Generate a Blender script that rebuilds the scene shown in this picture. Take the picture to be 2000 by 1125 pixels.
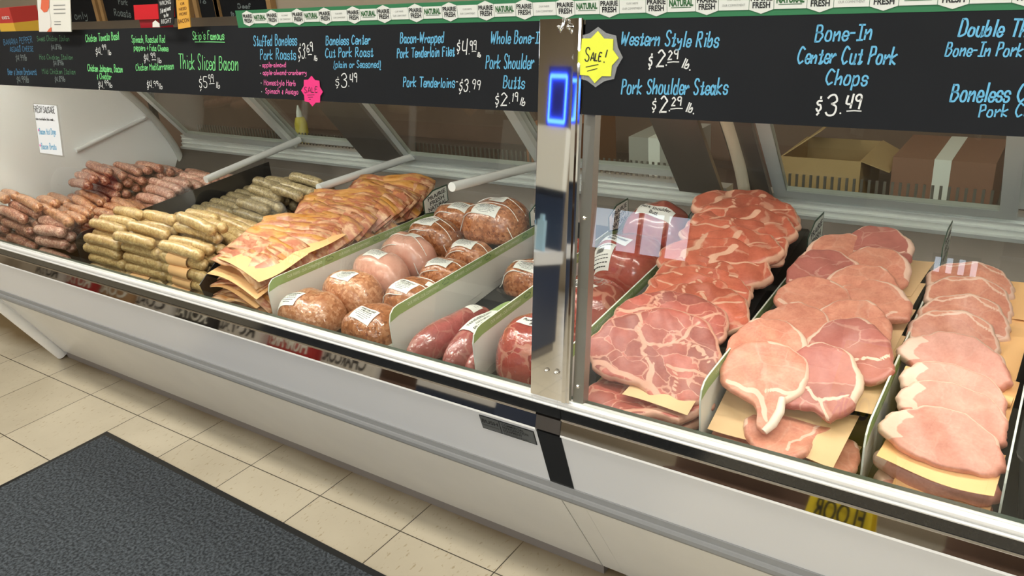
import bpy, bmesh, math, random
from mathutils import Vector, Matrix, Euler
for o in list(bpy.data.objects): bpy.data.objects.remove(o)
S = bpy.context.scene; C = S.collection
PI = math.pi
random.seed(7)
# ------------------------------------------------------------------ camera
FOC, YAW, PITCH, ROLL = 1570.5, -0.634943, 0.393254, -0.079789
CAM = Vector((2.81785, -1.17719, 1.37509))
def cam_axes():
    cy, sy, cp, sp = math.cos(YAW), math.sin(YAW), math.cos(PITCH), math.sin(PITCH)
    F = Vector((sy*cp, cy*cp, -sp)); r0 = Vector((cy, -sy, 0)); u = r0.cross(F)
    c, s = math.cos(ROLL), math.sin(ROLL)
    return c*r0 + s*u, -s*r0 + c*u, F
RX, UP, FW = cam_axes()
cd = bpy.data.cameras.new('camera'); cam = bpy.data.objects.new('camera', cd); C.objects.link(cam)
cd.sensor_fit = 'HORIZONTAL'; cd.sensor_width = 36.0; cd.lens = 36.0*FOC/2000.0
cd.clip_start = 0.02; cd.clip_end = 60
m = Matrix.Identity(4)
for i in range(3): m[i][0], m[i][1], m[i][2], m[i][3] = RX[i], UP[i], -FW[i], CAM[i]
cam.matrix_world = m; S.camera = cam
def on(px, py, axis, val):
    """point where the sight line of a photo pixel meets the plane axis=val (used to measure the place)"""
    d = RX*((px-1000)/FOC) - UP*((py-562.5)/FOC) + FW
    t = (val-CAM[axis])/d[axis]
    return CAM + d*t
# ------------------------------------------------------------------ world, lights, exposure
S.view_settings.view_transform = 'Standard'; S.view_settings.look = 'None'
S.view_settings.gamma = 1.0; S.view_settings.use_curve_mapping = False
S.view_settings.exposure = 0.30
w = bpy.data.worlds.new('world'); S.world = w; w.use_nodes = True
w.node_tree.nodes['Background'].inputs[0].default_value = (0.95, 0.97, 1.0, 1)
w.node_tree.nodes['Background'].inputs[1].default_value = 0.25
def area(name, loc, rot, sx, sy, power, col=(1, 1, 1), spread=None):
    l = bpy.data.lights.new(name, 'AREA'); l.shape = 'RECTANGLE'; l.size = sx; l.size_y = sy
    l.energy = power; l.color = col
    if spread: l.spread = spread
    o = bpy.data.objects.new(name, l); C.objects.link(o); o.location = loc; o.rotation_euler = rot
    return o
WARM = (1.0, 0.955, 0.86)
CEIL = 2.9
LAMPS = [(x, y) for x in (-1.6, 0.9, 3.4) for y in (-0.95, -3.4)] + [(0.9, 2.3), (3.0, 2.3)]
for (x, y) in LAMPS:
    area('ceiling_lamp_light', (x, y, CEIL-0.075), (0, 0, 0), 1.2, 0.28, 23 if y < 1 else 11, WARM)
# lamps inside the two cases, tucked behind the price boards
area('case_lamp_light', (0.85, 0.055, 1.225), (math.radians(-22), 0, 0), 2.3, 0.04, 7.5, (1.0, 0.97, 0.88))
area('case_lamp_light', (2.75, 0.055, 1.225), (math.radians(-22), 0, 0), 1.2, 0.04, 4.0, (1.0, 0.93, 0.82))
# added daylight-coloured fill, high on the wall behind the camera
area('window_daylight', (4.2, -5.9, 2.5), (math.radians(78), 0, 0), 3.4, 0.6, 45, (0.88, 0.94, 1.0))
# ------------------------------------------------------------------ helpers
def px_mat(name): return bpy.data.materials.get(name)
def newmat(name):
    m = bpy.data.materials.new(name); m.use_nodes = True
    nt = m.node_tree; b = nt.nodes['Principled BSDF']
    return m, nt, b
def N(nt, t, **kw):
    n = nt.nodes.new(t)
    for k, v in kw.items(): setattr(n, k, v)
    return n
def mat(name, col, rough=0.5, metal=0.0, coat=0.0, noise=0.0, nscale=40, bump=0.0, bscale=120, spec=None):
    m, nt, b = newmat(name)
    b.inputs['Roughness'].default_value = rough; b.inputs['Metallic'].default_value = metal
    b.inputs['Coat Weight'].default_value = coat; b.inputs['Coat Roughness'].default_value = 0.08
    if spec is not None: b.inputs['Specular IOR Level'].default_value = spec
    b.inputs['Base Color'].default_value = (*col, 1)
    if noise > 0 or bump > 0:
        tc = N(nt, 'ShaderNodeTexCoord')
    if noise > 0:
        nz = N(nt, 'ShaderNodeTexNoise'); nz.inputs['Scale'].default_value = nscale; nz.inputs['Detail'].default_value = 4
        nt.links.new(tc.outputs['Object'], nz.inputs['Vector'])
        mx = N(nt, 'ShaderNodeMix', data_type='RGBA')
        mx.inputs[6].default_value = (*[c*(1-noise) for c in col], 1); mx.inputs[7].default_value = (*[min(1, c*(1+noise)) for c in col], 1)
        nt.links.new(nz.outputs[0], mx.inputs[0]); nt.links.new(mx.outputs[2], b.inputs['Base Color'])
    if bump > 0:
        bz = N(nt, 'ShaderNodeTexNoise'); bz.inputs['Scale'].default_value = bscale; bz.inputs['Detail'].default_value = 3
        nt.links.new(tc.outputs['Object'], bz.inputs['Vector'])
        bp = N(nt, 'ShaderNodeBump'); bp.inputs['Strength'].default_value = bump; bp.inputs['Distance'].default_value = 0.003
        nt.links.new(bz.outputs[0], bp.inputs['Height']); nt.links.new(bp.outputs[0], b.inputs['Normal'])
    return m
def clear_mat(name, tint=(1, 1, 1), ior=1.45, rough=0.0, gain=1.0):
    """thin clear sheet: straight-through transmission plus fresnel reflection"""
    m = bpy.data.materials.new(name); m.use_nodes = True; nt = m.node_tree
    for n in list(nt.nodes): nt.nodes.remove(n)
    out = N(nt, 'ShaderNodeOutputMaterial'); tr = N(nt, 'ShaderNodeBsdfTransparent'); gl = N(nt, 'ShaderNodeBsdfGlossy')
    fr = N(nt, 'ShaderNodeFresnel'); mx = N(nt, 'ShaderNodeMixShader'); mu = N(nt, 'ShaderNodeMath', operation='MULTIPLY')
    ge = N(nt, 'ShaderNodeNewGeometry'); io = N(nt, 'ShaderNodeMapRange')   # same fresnel on both faces of the thin sheet
    io.inputs['To Min'].default_value = ior; io.inputs['To Max'].default_value = 1/ior
    nt.links.new(ge.outputs['Backfacing'], io.inputs['Value']); nt.links.new(io.outputs[0], fr.inputs[0])
    tr.inputs[0].default_value = (*tint, 1); gl.inputs['Roughness'].default_value = rough
    mu.inputs[1].default_value = gain; mu.use_clamp = True
    nt.links.new(fr.outputs[0], mu.inputs[0]); nt.links.new(mu.outputs[0], mx.inputs[0])
    nt.links.new(tr.outputs[0], mx.inputs[1]); nt.links.new(gl.outputs[0], mx.inputs[2]); nt.links.new(mx.outputs[0], out.inputs[0])
    return m
def emit_mat(name, col, strength):
    m, nt, b = newmat(name)
    b.inputs['Base Color'].default_value = (*col, 1); b.inputs['Emission Color'].default_value = (*col, 1); b.inputs['Emission Strength'].default_value = strength
    return m
class MB:
    def __init__(s): s.v = []; s.f = []; s.m = []; s.sm = []
    def add(s, vs, fs, mi=0, smooth=False):
        o = len(s.v); s.v += [Vector(p) for p in vs]
        for f in fs: s.f.append([i+o for i in f]); s.m.append(mi); s.sm.append(smooth)
        return s
    def box(s, x0, x1, y0, y1, z0, z1, mi=0):
        vs = [(x, y, z) for z in (z0, z1) for y in (y0, y1) for x in (x0, x1)]
        return s.add(vs, [(0, 2, 3, 1), (4, 5, 7, 6), (0, 1, 5, 4), (2, 6, 7, 3), (0, 4, 6, 2), (1, 3, 7, 5)], mi)
    def prism_x(s, prof, x0, x1, mi=0, smooth=False):
        """closed (y,z) outline swept along X"""
        n = len(prof); vs = [(x0, y, z) for y, z in prof] + [(x1, y, z) for y, z in prof]
        fs = [(i, (i+1) % n, n+(i+1) % n, n+i) for i in range(n)]
        s.add(vs, fs, mi, smooth); s.add(vs, [tuple(range(n))[::-1], tuple(range(n, 2*n))], mi); return s
    def sheet_x(s, prof, th, x0, x1, mi=0):
        """open (y,z) line given thickness th to its back side, swept along X"""
        bk = []
        for i, (y, z) in enumerate(prof):
            a = prof[max(i-1, 0)]; b = prof[min(i+1, len(prof)-1)]
            ty, tz = b[0]-a[0], b[1]-a[1]; l = math.hypot(ty, tz) or 1
            bk.append((y+th*tz/l, z-th*ty/l))
        return s.prism_x(list(prof)+bk[::-1], x0, x1, mi)
    def plate(s, outline, org, ud, vd, th, mi=0, back=None):
        """flat outline (u,v) on a plane, thickness th along normal ud x vd"""
        org, ud, vd = Vector(org), Vector(ud), Vector(vd); n = ud.cross(vd).normalized()*th
        k = len(outline); a = [org+ud*u+vd*v for u, v in outline]; b = [p+n for p in a]
        s.add(a+b, [tuple(range(k))[::-1], tuple(range(k, 2*k))]+[(i, (i+1) % k, k+(i+1) % k, k+i) for i in range(k)], mi); return s
    def tube(s, pts, r, seg=10, mi=0, cap=True, closed=False):
        pts = [Vector(p) for p in pts]; n = len(pts); vs = []; up = None
        for i, p in enumerate(pts):
            t = (pts[(i+1) % n if closed else min(i+1, n-1)]-pts[(i-1) % n if closed else max(i-1, 0)]).normalized()
            if up is None: up = t.orthogonal().normalized()
            up = (up-t*up.dot(t)).normalized(); q = t.cross(up); rr = r[i] if isinstance(r, (list, tuple)) else r
            vs += [p+(up*math.cos(2*PI*k/seg)+q*math.sin(2*PI*k/seg))*rr for k in range(seg)]
        fs = [(i*seg+k, i*seg+(k+1) % seg, ((i+1) % n)*seg+(k+1) % seg, ((i+1) % n)*seg+k) for i in range(n if closed else n-1) for k in range(seg)]
        s.add(vs, fs, mi, True)
        if cap and not closed: s.add(vs[:seg], [tuple(range(seg))[::-1]], mi); s.add(vs[-seg:], [tuple(range(seg))], mi)
        return s
    def ball(s, c, r, mi=0, sz=1.0, seg=14, ring=8):
        c = Vector(c); vs = []; fs = []
        for i in range(ring+1):
            a = PI*i/ring
            for k in range(seg): vs.append(c+Vector((r*math.sin(a)*math.cos(2*PI*k/seg), r*math.sin(a)*math.sin(2*PI*k/seg), r*math.cos(a)*sz)))
        fs = [(i*seg+k, (i+1)*seg+k, (i+1)*seg+(k+1) % seg, i*seg+(k+1) % seg) for i in range(ring) for k in range(seg)]
        return s.add(vs, fs, mi, True)
    def mesh(s, name, mats, off=(0, 0, 0)):
        me = bpy.data.meshes.new(name); off = Vector(off)
        me.from_pydata([tuple(p-off) for p in s.v], [], s.f)
        for mm in (mats if isinstance(mats, (list, tuple)) else [mats]): me.materials.append(mm)
        me.polygons.foreach_set('material_index', s.m); me.polygons.foreach_set('use_smooth', s.sm); me.validate(); me.update()
        return me
def link(name, me, parent=None, loc=None):
    o = bpy.data.objects.new(name, me); C.objects.link(o)
    if parent: o.parent = parent
    if loc is not None: o.location = loc
    return o
def part(name, mb, mats, parent, label=None, root=None):
    """mesh written in world coordinates, child of a thing whose Empty is unrotated"""
    r = root or parent; base = r.location.copy(); p = r.parent
    while p: base += p.location; p = p.parent
    o = link(name, mb.mesh(name, mats, base), parent)
    if label: o['label'] = label
    return o
def tag(o, label, cat, group=None, kind=None):
    o['label'] = label; o['category'] = cat
    if group: o['group'] = group
    if kind: o['kind'] = kind
    return o
def thing(name, loc, label, cat, group=None):
    o = bpy.data.objects.new(name, None); C.objects.link(o); o.location = loc; o.empty_display_size = 0.05
    return tag(o, label, cat, group)
def solo(name, mb, mats, loc, label, cat, group=None):
    return tag(link(name, mb.mesh(name, mats, loc), None, loc), label, cat, group)
def struct(name, mb, mats, parent=None):
    o = link(name, mb.mesh(name, mats), parent)
    if not parent: o['kind'] = 'structure'
    return o
ORD = ['front', 'second', 'third', 'fourth', 'fifth', 'sixth', 'seventh', 'eighth', 'ninth', 'tenth', 'eleventh', 'twelfth', 'thirteenth', 'fourteenth', 'fifteenth',
       'sixteenth', 'seventeenth', 'eighteenth', 'nineteenth', 'twentieth', 'twenty-first', 'twenty-second', 'twenty-third', 'twenty-fourth', 'twenty-fifth']
# ------------------------------------------------------------------ lettering
_G = {  # single-stroke hand lettering on a grid: baseline 2, x-height 6, capitals 9; strokes split by space
'a': (5, '45352616 05 04 03 12 22 33 44|46434252'), 'b': (5, '0902|0425364544433212 03'), 'c': (4, '45361604 03 12 32 43'), 'd': (5, '45261604 03 12 32 44|494342'),
'e': (4, '04444536 16 04 03 12 32 43'), 'f': (4, '48392918 1202|0535'), 'g': (5, '45261604 13 33 45|46413020 00 01'), 'h': (5, '0902|0425364542'), 'i': (2, '1612|1818'),
'j': (3, '262120 10 01|2828'), 'k': (5, '0902|460442'), 'l': (2, '1912'), 'm': (7, '0602|0425353432|3445566562'), 'n': (5, '0602|0425364542'), 'o': (5, '26160403 12 32 43 45 36 26'),
'p': (5, '0600|0526364543321203'), 'q': (5, '45261604 13 33 45|4640'), 'r': (4, '0602|0425364545'), 's': (4, '45361605 14 34 43 32 12 03'), 't': (4, '28231232 43|0636'),
'u': (5, '06031232 44|464252'), 'v': (5, '062246'), 'w': (7, '061224 44 5266|2636'), 'x': (4, '0642|4602'), 'y': (5, '06142445|46412000'), 'z': (4, '06460242'),
'A': (6, '023962|1444'), 'B': (6, '0902|0919394847 36 06|06365554433202'), 'C': (6, '58392918 06 04 13 22 32 53'), 'D': (6, '0902|0919395755532202'), 'E': (5, '49090242|0636'),
'F': (5, '4909 0602|0636'), 'G': (6, '5839291806 04 13 22 42 53 55 35'), 'H': (6, '0902|5952|0656'), 'I': (4, '0949|2922|0242'), 'J': (5, '4943321203'), 'K': (6, '0902|490552'), 'L': (5, '09020242'), 'M': (7, '020936696962'),
'N': (6, '0209525259'), 'O': (6, '29180603 12 32 53 56 48 29'), 'P': (5, '0902|091939484636 05'), 'R': (6, '0902|09193948463605|2552'), 'S': (5, '48391908 07 16 35 44 43 32 12 03'),
'T': (6, '0969|3932'), 'U': (6, '09031242 53 59'), 'V': (6, '093269'), 'W': (8, '091237 3752 52 79'), 'Y': (6, '092635|6902'),
'0': (5, '29180603 12 32 43 46 38 29'), '1': (3, '172912'), '2': (5, '08192938 47 36 0202 42'), '3': (5, '0819394726 26 45 43 3212 03'), '4': (5, '080444|4942'),
'5': (5, '490906 06 26 45 43 32 12 03'), '6': (5, '38170403 12 32 43 44 35 15 04'), '8': (5, '25083949 25 03 12 32 43 25'), '9': (5, '47361607 08 19 39 48|4842'),
'$': (4, '37271706 15 25 34 33 22 12 03|2928|2110'), '.': (2, '1212'), ',': (2, '1201'), '-': (4, '0535'), '(': (3, '2917140220'), ')': (3, '0917140020'), '&': (4, '36163514 03 22 33|2721'),
'!': (2, '1915|1212'), "'": (2, '1918'), '+': (4, '2723|0545'), '*': (3, '1514'), ' ': (3, ''), '/': (4, '0249')}
def _strokes(ch):
    w_, s_ = _G.get(ch, (3, '')); out = []
    for st in s_.split('|'):
        st = st.replace(' ', '')
        if st: out.append([(int(st[i]), int(st[i+1])) for i in range(0, len(st)-1, 2)])
    return w_, out
def _smooth(p, k=3):
    if len(p) < 3: return [tuple(map(float, q)) for q in p]
    o = []
    for i in range(len(p)-1):
        a, b, c, d = p[max(i-1, 0)], p[i], p[i+1], p[min(i+2, len(p)-1)]
        for j in range(k):
            t = j/k
            o.append(tuple(0.5*(2*b[n]+(c[n]-a[n])*t+(2*a[n]-5*b[n]+4*c[n]-d[n])*t*t+(3*b[n]-a[n]-3*c[n]+d[n])*t**3) for n in (0, 1)))
    o.append(tuple(map(float, p[-1]))); return o
def ribbon(mb, pts, wd, fn, mi=0):
    """pen stroke of width wd along 2-D points; fn maps (u,v) to a point"""
    q = [pts[0]]
    for p in pts[1:]:
        if math.hypot(p[0]-q[-1][0], p[1]-q[-1][1]) > 1e-6: q.append(p)
    if len(q) == 1:
        c = q[0]; n = 8
        mb.add([fn(c[0]+wd*.62*math.cos(2*PI*k/n), c[1]+wd*.62*math.sin(2*PI*k/n)) for k in range(n)], [tuple(range(n))], mi); return
    L = []; R = []; h = wd/2
    for i, p in enumerate(q):
        a = q[max(i-1, 0)]; b = q[min(i+1, len(q)-1)]; tx, ty = b[0]-a[0], b[1]-a[1]; l = math.hypot(tx, ty) or 1
        tx, ty = tx/l, ty/l; e = (-h*.6 if i == 0 else h*.6 if i == len(q)-1 else 0)
        L.append((p[0]-ty*h+tx*e, p[1]+tx*h+ty*e)); R.append((p[0]+ty*h+tx*e, p[1]-tx*h+ty*e))
    n = len(q); mb.add([fn(*a) for a in L]+[fn(*a) for a in R], [(i, n+i, n+i+1, i+1) for i in range(n-1)], mi)
def handwrite(mb, txt, p0, p1, cap, fn, pen=None, rnd=0.25, slant=0.1, seed=0, mi=0):
    """write txt from (u,v) p0 to p1 (baseline), capital height cap"""
    rr = random.Random(seed or (sum(ord(c)*(i+3) for i, c in enumerate(txt)))); adv = []; x = 0.0
    for ch in txt: adv.append(x); x += _strokes(ch)[0]+1.5
    tot = max(x-1.5, 1); dx, dy = p1[0]-p0[0], p1[1]-p0[1]; ln = math.hypot(dx, dy); ux, uy = dx/ln, dy/ln; sx = ln/tot; sy = cap/7.0
    pen = pen or cap*0.095
    for ch, a in zip(txt, adv):
        w_, sts = _strokes(ch); jy = rr.uniform(-.3, .3)*rnd*2; js = 1+rr.uniform(-.12, .12)*rnd*3
        for st in sts:
            pl = []
            for (gx, gy) in st:
                X = (a+gx+rr.uniform(-.3, .3)*rnd)*sx; Y = ((gy-2)*js+jy+rr.uniform(-.3, .3)*rnd)*sy; X += Y*slant
                pl.append((X, Y))
            if ch in '.*!i' and len(st) == 2 and st[0] == st[1]: pl = pl[:1]
            pl = _smooth(pl); ribbon(mb, [(p0[0]+ux*X-uy*Y, p0[1]+uy*X+ux*Y) for X, Y in pl], pen, fn, mi)
_tc = {}
def type_mesh(txt, bold=0.0):
    """printed lettering as flat 2-D triangles, normalised to capital height 1"""
    key = (txt, bold)
    if key in _tc: return _tc[key]
    cu = bpy.data.curves.new('t', 'FONT'); cu.body = txt; cu.size = 1.0; cu.offset = bold; cu.resolution_u = 3; cu.fill_mode = 'FRONT'
    o = bpy.data.objects.new('t', cu); C.objects.link(o); dg = bpy.context.evaluated_depsgraph_get()
    me = bpy.data.meshes.new_from_object(o.evaluated_get(dg)); vs = [(v.co.x, v.co.y) for v in me.vertices]; fs = [tuple(p.vertices) for p in me.polygons]
    bpy.data.objects.remove(o); bpy.data.curves.remove(cu); bpy.data.meshes.remove(me)
    x0 = min(v[0] for v in vs); x1 = max(v[0] for v in vs); y0 = min(v[1] for v in vs); y1 = max(v[1] for v in vs)
    h = 0.694
    _tc[key] = ([((x-x0)/h, y/h) for x, y in vs], fs, (x1-x0)/h); return _tc[key]
def print_text(mb, txt, c, hgt, fn, width=None, ang=0.0, mi=0, align='c', bold=0.0):
    vs, fs, wd = type_mesh(txt, bold); sx = hgt if width is None else width/wd; W_ = wd*sx
    off = {'c': -W_/2, 'l': 0, 'r': -W_}[align]; ca, sa = math.cos(ang), math.sin(ang)
    pts = []
    for x, y in vs:
        X = x*sx+off; Y = (y-.5)*hgt; pts.append(fn(c[0]+X*ca-Y*sa, c[1]+X*sa+Y*ca))
    mb.add(pts, fs, mi)
def frame(org, ud, vd, lift=0.0):
    org, ud, vd = Vector(org), Vector(ud).normalized(), Vector(vd).normalized(); n = ud.cross(vd)*lift
    return lambda u, v: org+ud*u+vd*v+n
# ------------------------------------------------------------------ materials of the place
M = {}
M['white'] = mat('white_enamel', (0.74, 0.75, 0.76), 0.28, noise=0.02, nscale=6)
M['white_low'] = mat('worn_white_enamel', (0.72, 0.71, 0.67), 0.22, noise=0.05, nscale=9)
M['bumper'] = mat('grey_rubber', (0.235, 0.24, 0.24), 0.45, noise=0.06, nscale=60)
M['kick'] = mat('taupe_metal', (0.23, 0.205, 0.185), 0.4, noise=0.1, nscale=12)
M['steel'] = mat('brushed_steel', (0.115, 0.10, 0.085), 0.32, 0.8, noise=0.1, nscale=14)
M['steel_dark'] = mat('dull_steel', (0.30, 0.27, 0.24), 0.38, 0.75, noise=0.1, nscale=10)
M['alu'] = mat('pale_aluminium', (0.72, 0.74, 0.70), 0.34, 0.35)
M['rail'] = mat('white_rail', (0.86, 0.87, 0.86), 0.25, 0.15)
M['chrome'] = mat('chrome', (0.80, 0.79, 0.77), 0.035, 1.0)
M['mirror'] = mat('polished_steel', (0.62, 0.60, 0.58), 0.03, 1.0)
M['tube'] = emit_mat('case_lamp_tube', (1.0, 0.97, 0.90), 32.0)
M['blackgloss'] = mat('black_stone_band', (0.018, 0.018, 0.018), 0.12, noise=0.6, nscale=160, spec=0.6)
M['lip'] = mat('dark_green_lip', (0.055, 0.075, 0.06), 0.3)
M['deck'] = mat('dark_deck', (0.03, 0.033, 0.034), 0.35)
M['board'] = mat('chalkboard_black', (0.013, 0.0145, 0.017), 0.6, noise=0.25, nscale=5, spec=0.12)
M['endwhite'] = mat('white_end_panel', (0.90, 0.90, 0.88), 0.4)
M['glass'] = clear_mat('case_glass', (0.965, 0.985, 0.97), 1.5, 0.0, 1.0)
M['glass2'] = clear_mat('door_glass', (0.92, 0.95, 0.93), 1.45, 0.0, 0.8)
M['film'] = clear_mat('clear_plastic', (0.97, 0.97, 0.97), 1.4, 0.06, 0.9)
M['blk'] = mat('black_plastic', (0.012, 0.013, 0.014), 0.3)
M['divwhite'] = mat('divider_white', (0.72, 0.72, 0.66), 0.3)
M['divgreen'] = mat('divider_green', (0.30, 0.42, 0.16), 0.35, noise=0.08, nscale=20)
M['greenprint'] = mat('leaf_green_print', (0.03, 0.13, 0.04), 0.5)
M['white_ink'] = mat('white_ink', (0.70, 0.76, 0.55), 0.5)
M['ink'] = mat('black_ink', (0.012, 0.013, 0.014), 0.5)
M['greyink'] = mat('grey_ink', (0.28, 0.29, 0.28), 0.5)
M['label'] = mat('paper_label', (0.82, 0.81, 0.76), 0.45)
M['card'] = mat('cream_card', (0.84, 0.84, 0.77), 0.4)
M['paper'] = mat('peach_butcher_paper', (0.88, 0.51, 0.23), 0.6, noise=0.06, nscale=25)
M['paperpale'] = mat('tan_butcher_paper', (0.74, 0.49, 0.27), 0.6, noise=0.06, nscale=25)
M['wall'] = mat('beige_wall_paint', (0.46, 0.39, 0.29), 0.7, noise=0.05, nscale=3)
M['walldark'] = mat('brown_wall_paint', (0.20, 0.125, 0.085), 0.7, noise=0.3, nscale=4)
M['ceil'] = mat('white_ceiling_tile', (0.75, 0.74, 0.70), 0.8)
M['wood'] = mat('honey_oak', (0.42, 0.25, 0.10), 0.5, noise=0.25, nscale=18)
M['cardboard'] = mat('cardboard', (0.47, 0.31, 0.14), 0.7, noise=0.08, nscale=30)
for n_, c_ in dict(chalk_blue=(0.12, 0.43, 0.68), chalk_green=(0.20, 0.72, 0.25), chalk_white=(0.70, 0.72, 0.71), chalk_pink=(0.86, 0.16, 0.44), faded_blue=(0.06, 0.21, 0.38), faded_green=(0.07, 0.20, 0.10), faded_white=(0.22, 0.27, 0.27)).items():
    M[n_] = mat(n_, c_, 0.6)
# floor tiles with flecks and dark seams, a little dirt along the seams
def floor_mat():
    m, nt, b = newmat('vinyl_floor_tiles'); L = nt.links
    tc = N(nt, 'ShaderNodeTexCoord'); br = N(nt, 'ShaderNodeTexBrick', offset=0.0, squash=1.0)
    br.inputs['Scale'].default_value = 1/0.3048; br.inputs['Brick Width'].default_value = 1.0; br.inputs['Row Height'].default_value = 1.0
    br.inputs['Mortar Size'].default_value = 0.006; br.inputs['Mortar Smooth'].default_value = 0.3; br.inputs['Bias'].default_value = 0
    br.inputs['Color1'].default_value = (0.60, 0.545, 0.43, 1); br.inputs['Color2'].default_value = (0.55, 0.495, 0.385, 1); br.inputs['Mortar'].default_value = (0.06, 0.05, 0.035, 1)
    L.new(tc.outputs['Object'], br.inputs['Vector'])
    nz = N(nt, 'ShaderNodeTexNoise'); nz.inputs['Scale'].default_value = 110; nz.inputs['Detail'].default_value = 3
    mp = N(nt, 'ShaderNodeMapping'); mp.inputs['Scale'].default_value = (1, 0.4, 1); mp.inputs['Rotation'].default_value = (0, 0, 0.7)
    L.new(tc.outputs['Object'], mp.inputs['Vector']); L.new(mp.outputs[0], nz.inputs['Vector'])
    cr = N(nt, 'ShaderNodeValToRGB'); cr.color_ramp.elements[0].position = 0.62; cr.color_ramp.elements[1].position = 0.70
    cr.color_ramp.elements[0].color = (1, 1, 1, 1); cr.color_ramp.elements[1].color = (0.74, 0.68, 0.58, 1)
    L.new(nz.outputs[0], cr.inputs[0])
    n2 = N(nt, 'ShaderNodeTexNoise'); n2.inputs['Scale'].default_value = 3.0; n2.inputs['Detail'].default_value = 6; L.new(tc.outputs['Object'], n2.inputs['Vector'])
    c2 = N(nt, 'ShaderNodeValToRGB'); c2.color_ramp.elements[0].position = 0.3; c2.color_ramp.elements[1].position = 0.7
    c2.color_ramp.elements[0].color = (0.86, 0.84, 0.80, 1); c2.color_ramp.elements[1].color = (1.04, 1.03, 1.0, 1); L.new(n2.outputs[0], c2.inputs[0])
    m1 = N(nt, 'ShaderNodeMix', data_type='RGBA', blend_type='MULTIPLY'); m1.inputs[0].default_value = 1; L.new(br.outputs['Color'], m1.inputs[6]); L.new(cr.outputs[0], m1.inputs[7])
    m2 = N(nt, 'ShaderNodeMix', data_type='RGBA', blend_type='MULTIPLY'); m2.inputs[0].default_value = 1; L.new(m1.outputs[2], m2.inputs[6]); L.new(c2.outputs[0], m2.inputs[7])
    # brown tint mixed into the floor right along the foot of the case
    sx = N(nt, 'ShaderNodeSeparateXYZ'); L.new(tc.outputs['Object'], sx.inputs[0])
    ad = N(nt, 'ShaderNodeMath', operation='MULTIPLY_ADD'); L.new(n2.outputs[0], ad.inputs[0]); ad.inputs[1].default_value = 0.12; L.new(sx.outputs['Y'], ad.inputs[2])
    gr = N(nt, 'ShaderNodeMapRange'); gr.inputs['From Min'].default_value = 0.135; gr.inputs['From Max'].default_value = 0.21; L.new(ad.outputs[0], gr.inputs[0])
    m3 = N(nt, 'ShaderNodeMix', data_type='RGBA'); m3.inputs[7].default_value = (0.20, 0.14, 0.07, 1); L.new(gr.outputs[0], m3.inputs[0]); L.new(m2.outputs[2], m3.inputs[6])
    L.new(m3.outputs[2], b.inputs['Base Color']); b.inputs['Roughness'].default_value = 0.33
    return m
M['floor'] = floor_mat()
# ------------------------------------------------------------------ the room
X0, X1, Y0, Y1 = -4.5, 6.5, -6.0, 2.9
struct('floor', MB().box(X0, X1, Y0, Y1, -0.05, 0.0), M['floor'])
struct('ceiling', MB().box(X0, X1, Y0, Y1, CEIL, CEIL+0.05), M['ceil'])
struct('wall_back', MB().box(X0, X1, Y1, Y1+0.1, 0, CEIL), M['wall'])
struct('wall_left', MB().box(X0-0.1, X0, Y0, Y1, 0, CEIL), M['wall'])
struct('wall_right', MB().box(X1, X1+0.1, Y0, Y1, 0, CEIL), M['wall'])
wf = MB()   # front wall with a door-height opening filled by window panes
wins = [(-1.05, 0.0, 0.40, 0.86), (2.02, 2.36, 0.62, 0.80), (2.5, 5.9, 2.2, 2.8)]  # the high third pane is made up, backing the added fill light
xs = X0
for (a, b_, z0, z1) in wins:
    wf.box(xs, a, Y0-0.1, Y0, 0, CEIL); wf.box(a, b_, Y0-0.1, Y0, 0, z0); wf.box(a, b_, Y0-0.1, Y0, z1, CEIL); xs = b_
wf.box(xs, X1, Y0-0.1, Y0, 0, CEIL)
struct('wall_front', wf, M['wall'])
M['daylight'] = emit_mat('daylit_pane', (0.70, 0.82, 1.0), 4.5)
for i, (a, b_, z0, z1) in enumerate(wins):
    r = struct('window_%d' % (i+1), MB().box(a, b_, Y0-0.07, Y0-0.05, z0, z1), M['daylight'])
    fm = MB()
    for k in range(5): xx = a+(b_-a)*k/4; fm.box(max(a, xx-0.02), min(b_, xx+0.02), Y0-0.045, Y0-0.01, z0, z1)
    fm.box(a, b_, Y0-0.045, Y0-0.01, z0, z0+0.03); fm.box(a, b_, Y0-0.045, Y0-0.01, z1-0.03, z1)
    struct('window_frame', fm, M['steel'], r)
# ceiling lamps
M['diffuser'] = emit_mat('lamp_diffuser', (1.0, 0.97, 0.9), 3.0)
for i, (x, y) in enumerate(LAMPS):
    l = thing('ceiling_lamp', (x, y, CEIL-0.07), 'long white fluorescent ceiling lamp over the shop', 'ceiling lamp', 'ceiling lamps')
    part('lamp_housing', MB().box(x-0.64, x+0.64, y-0.17, y+0.17, CEIL-0.06, CEIL), M['white'], l)
    part('diffuser', MB().box(x-0.62, x+0.62, y-0.15, y+0.15, CEIL-0.07, CEIL-0.0605), M['diffuser'], l)
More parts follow.
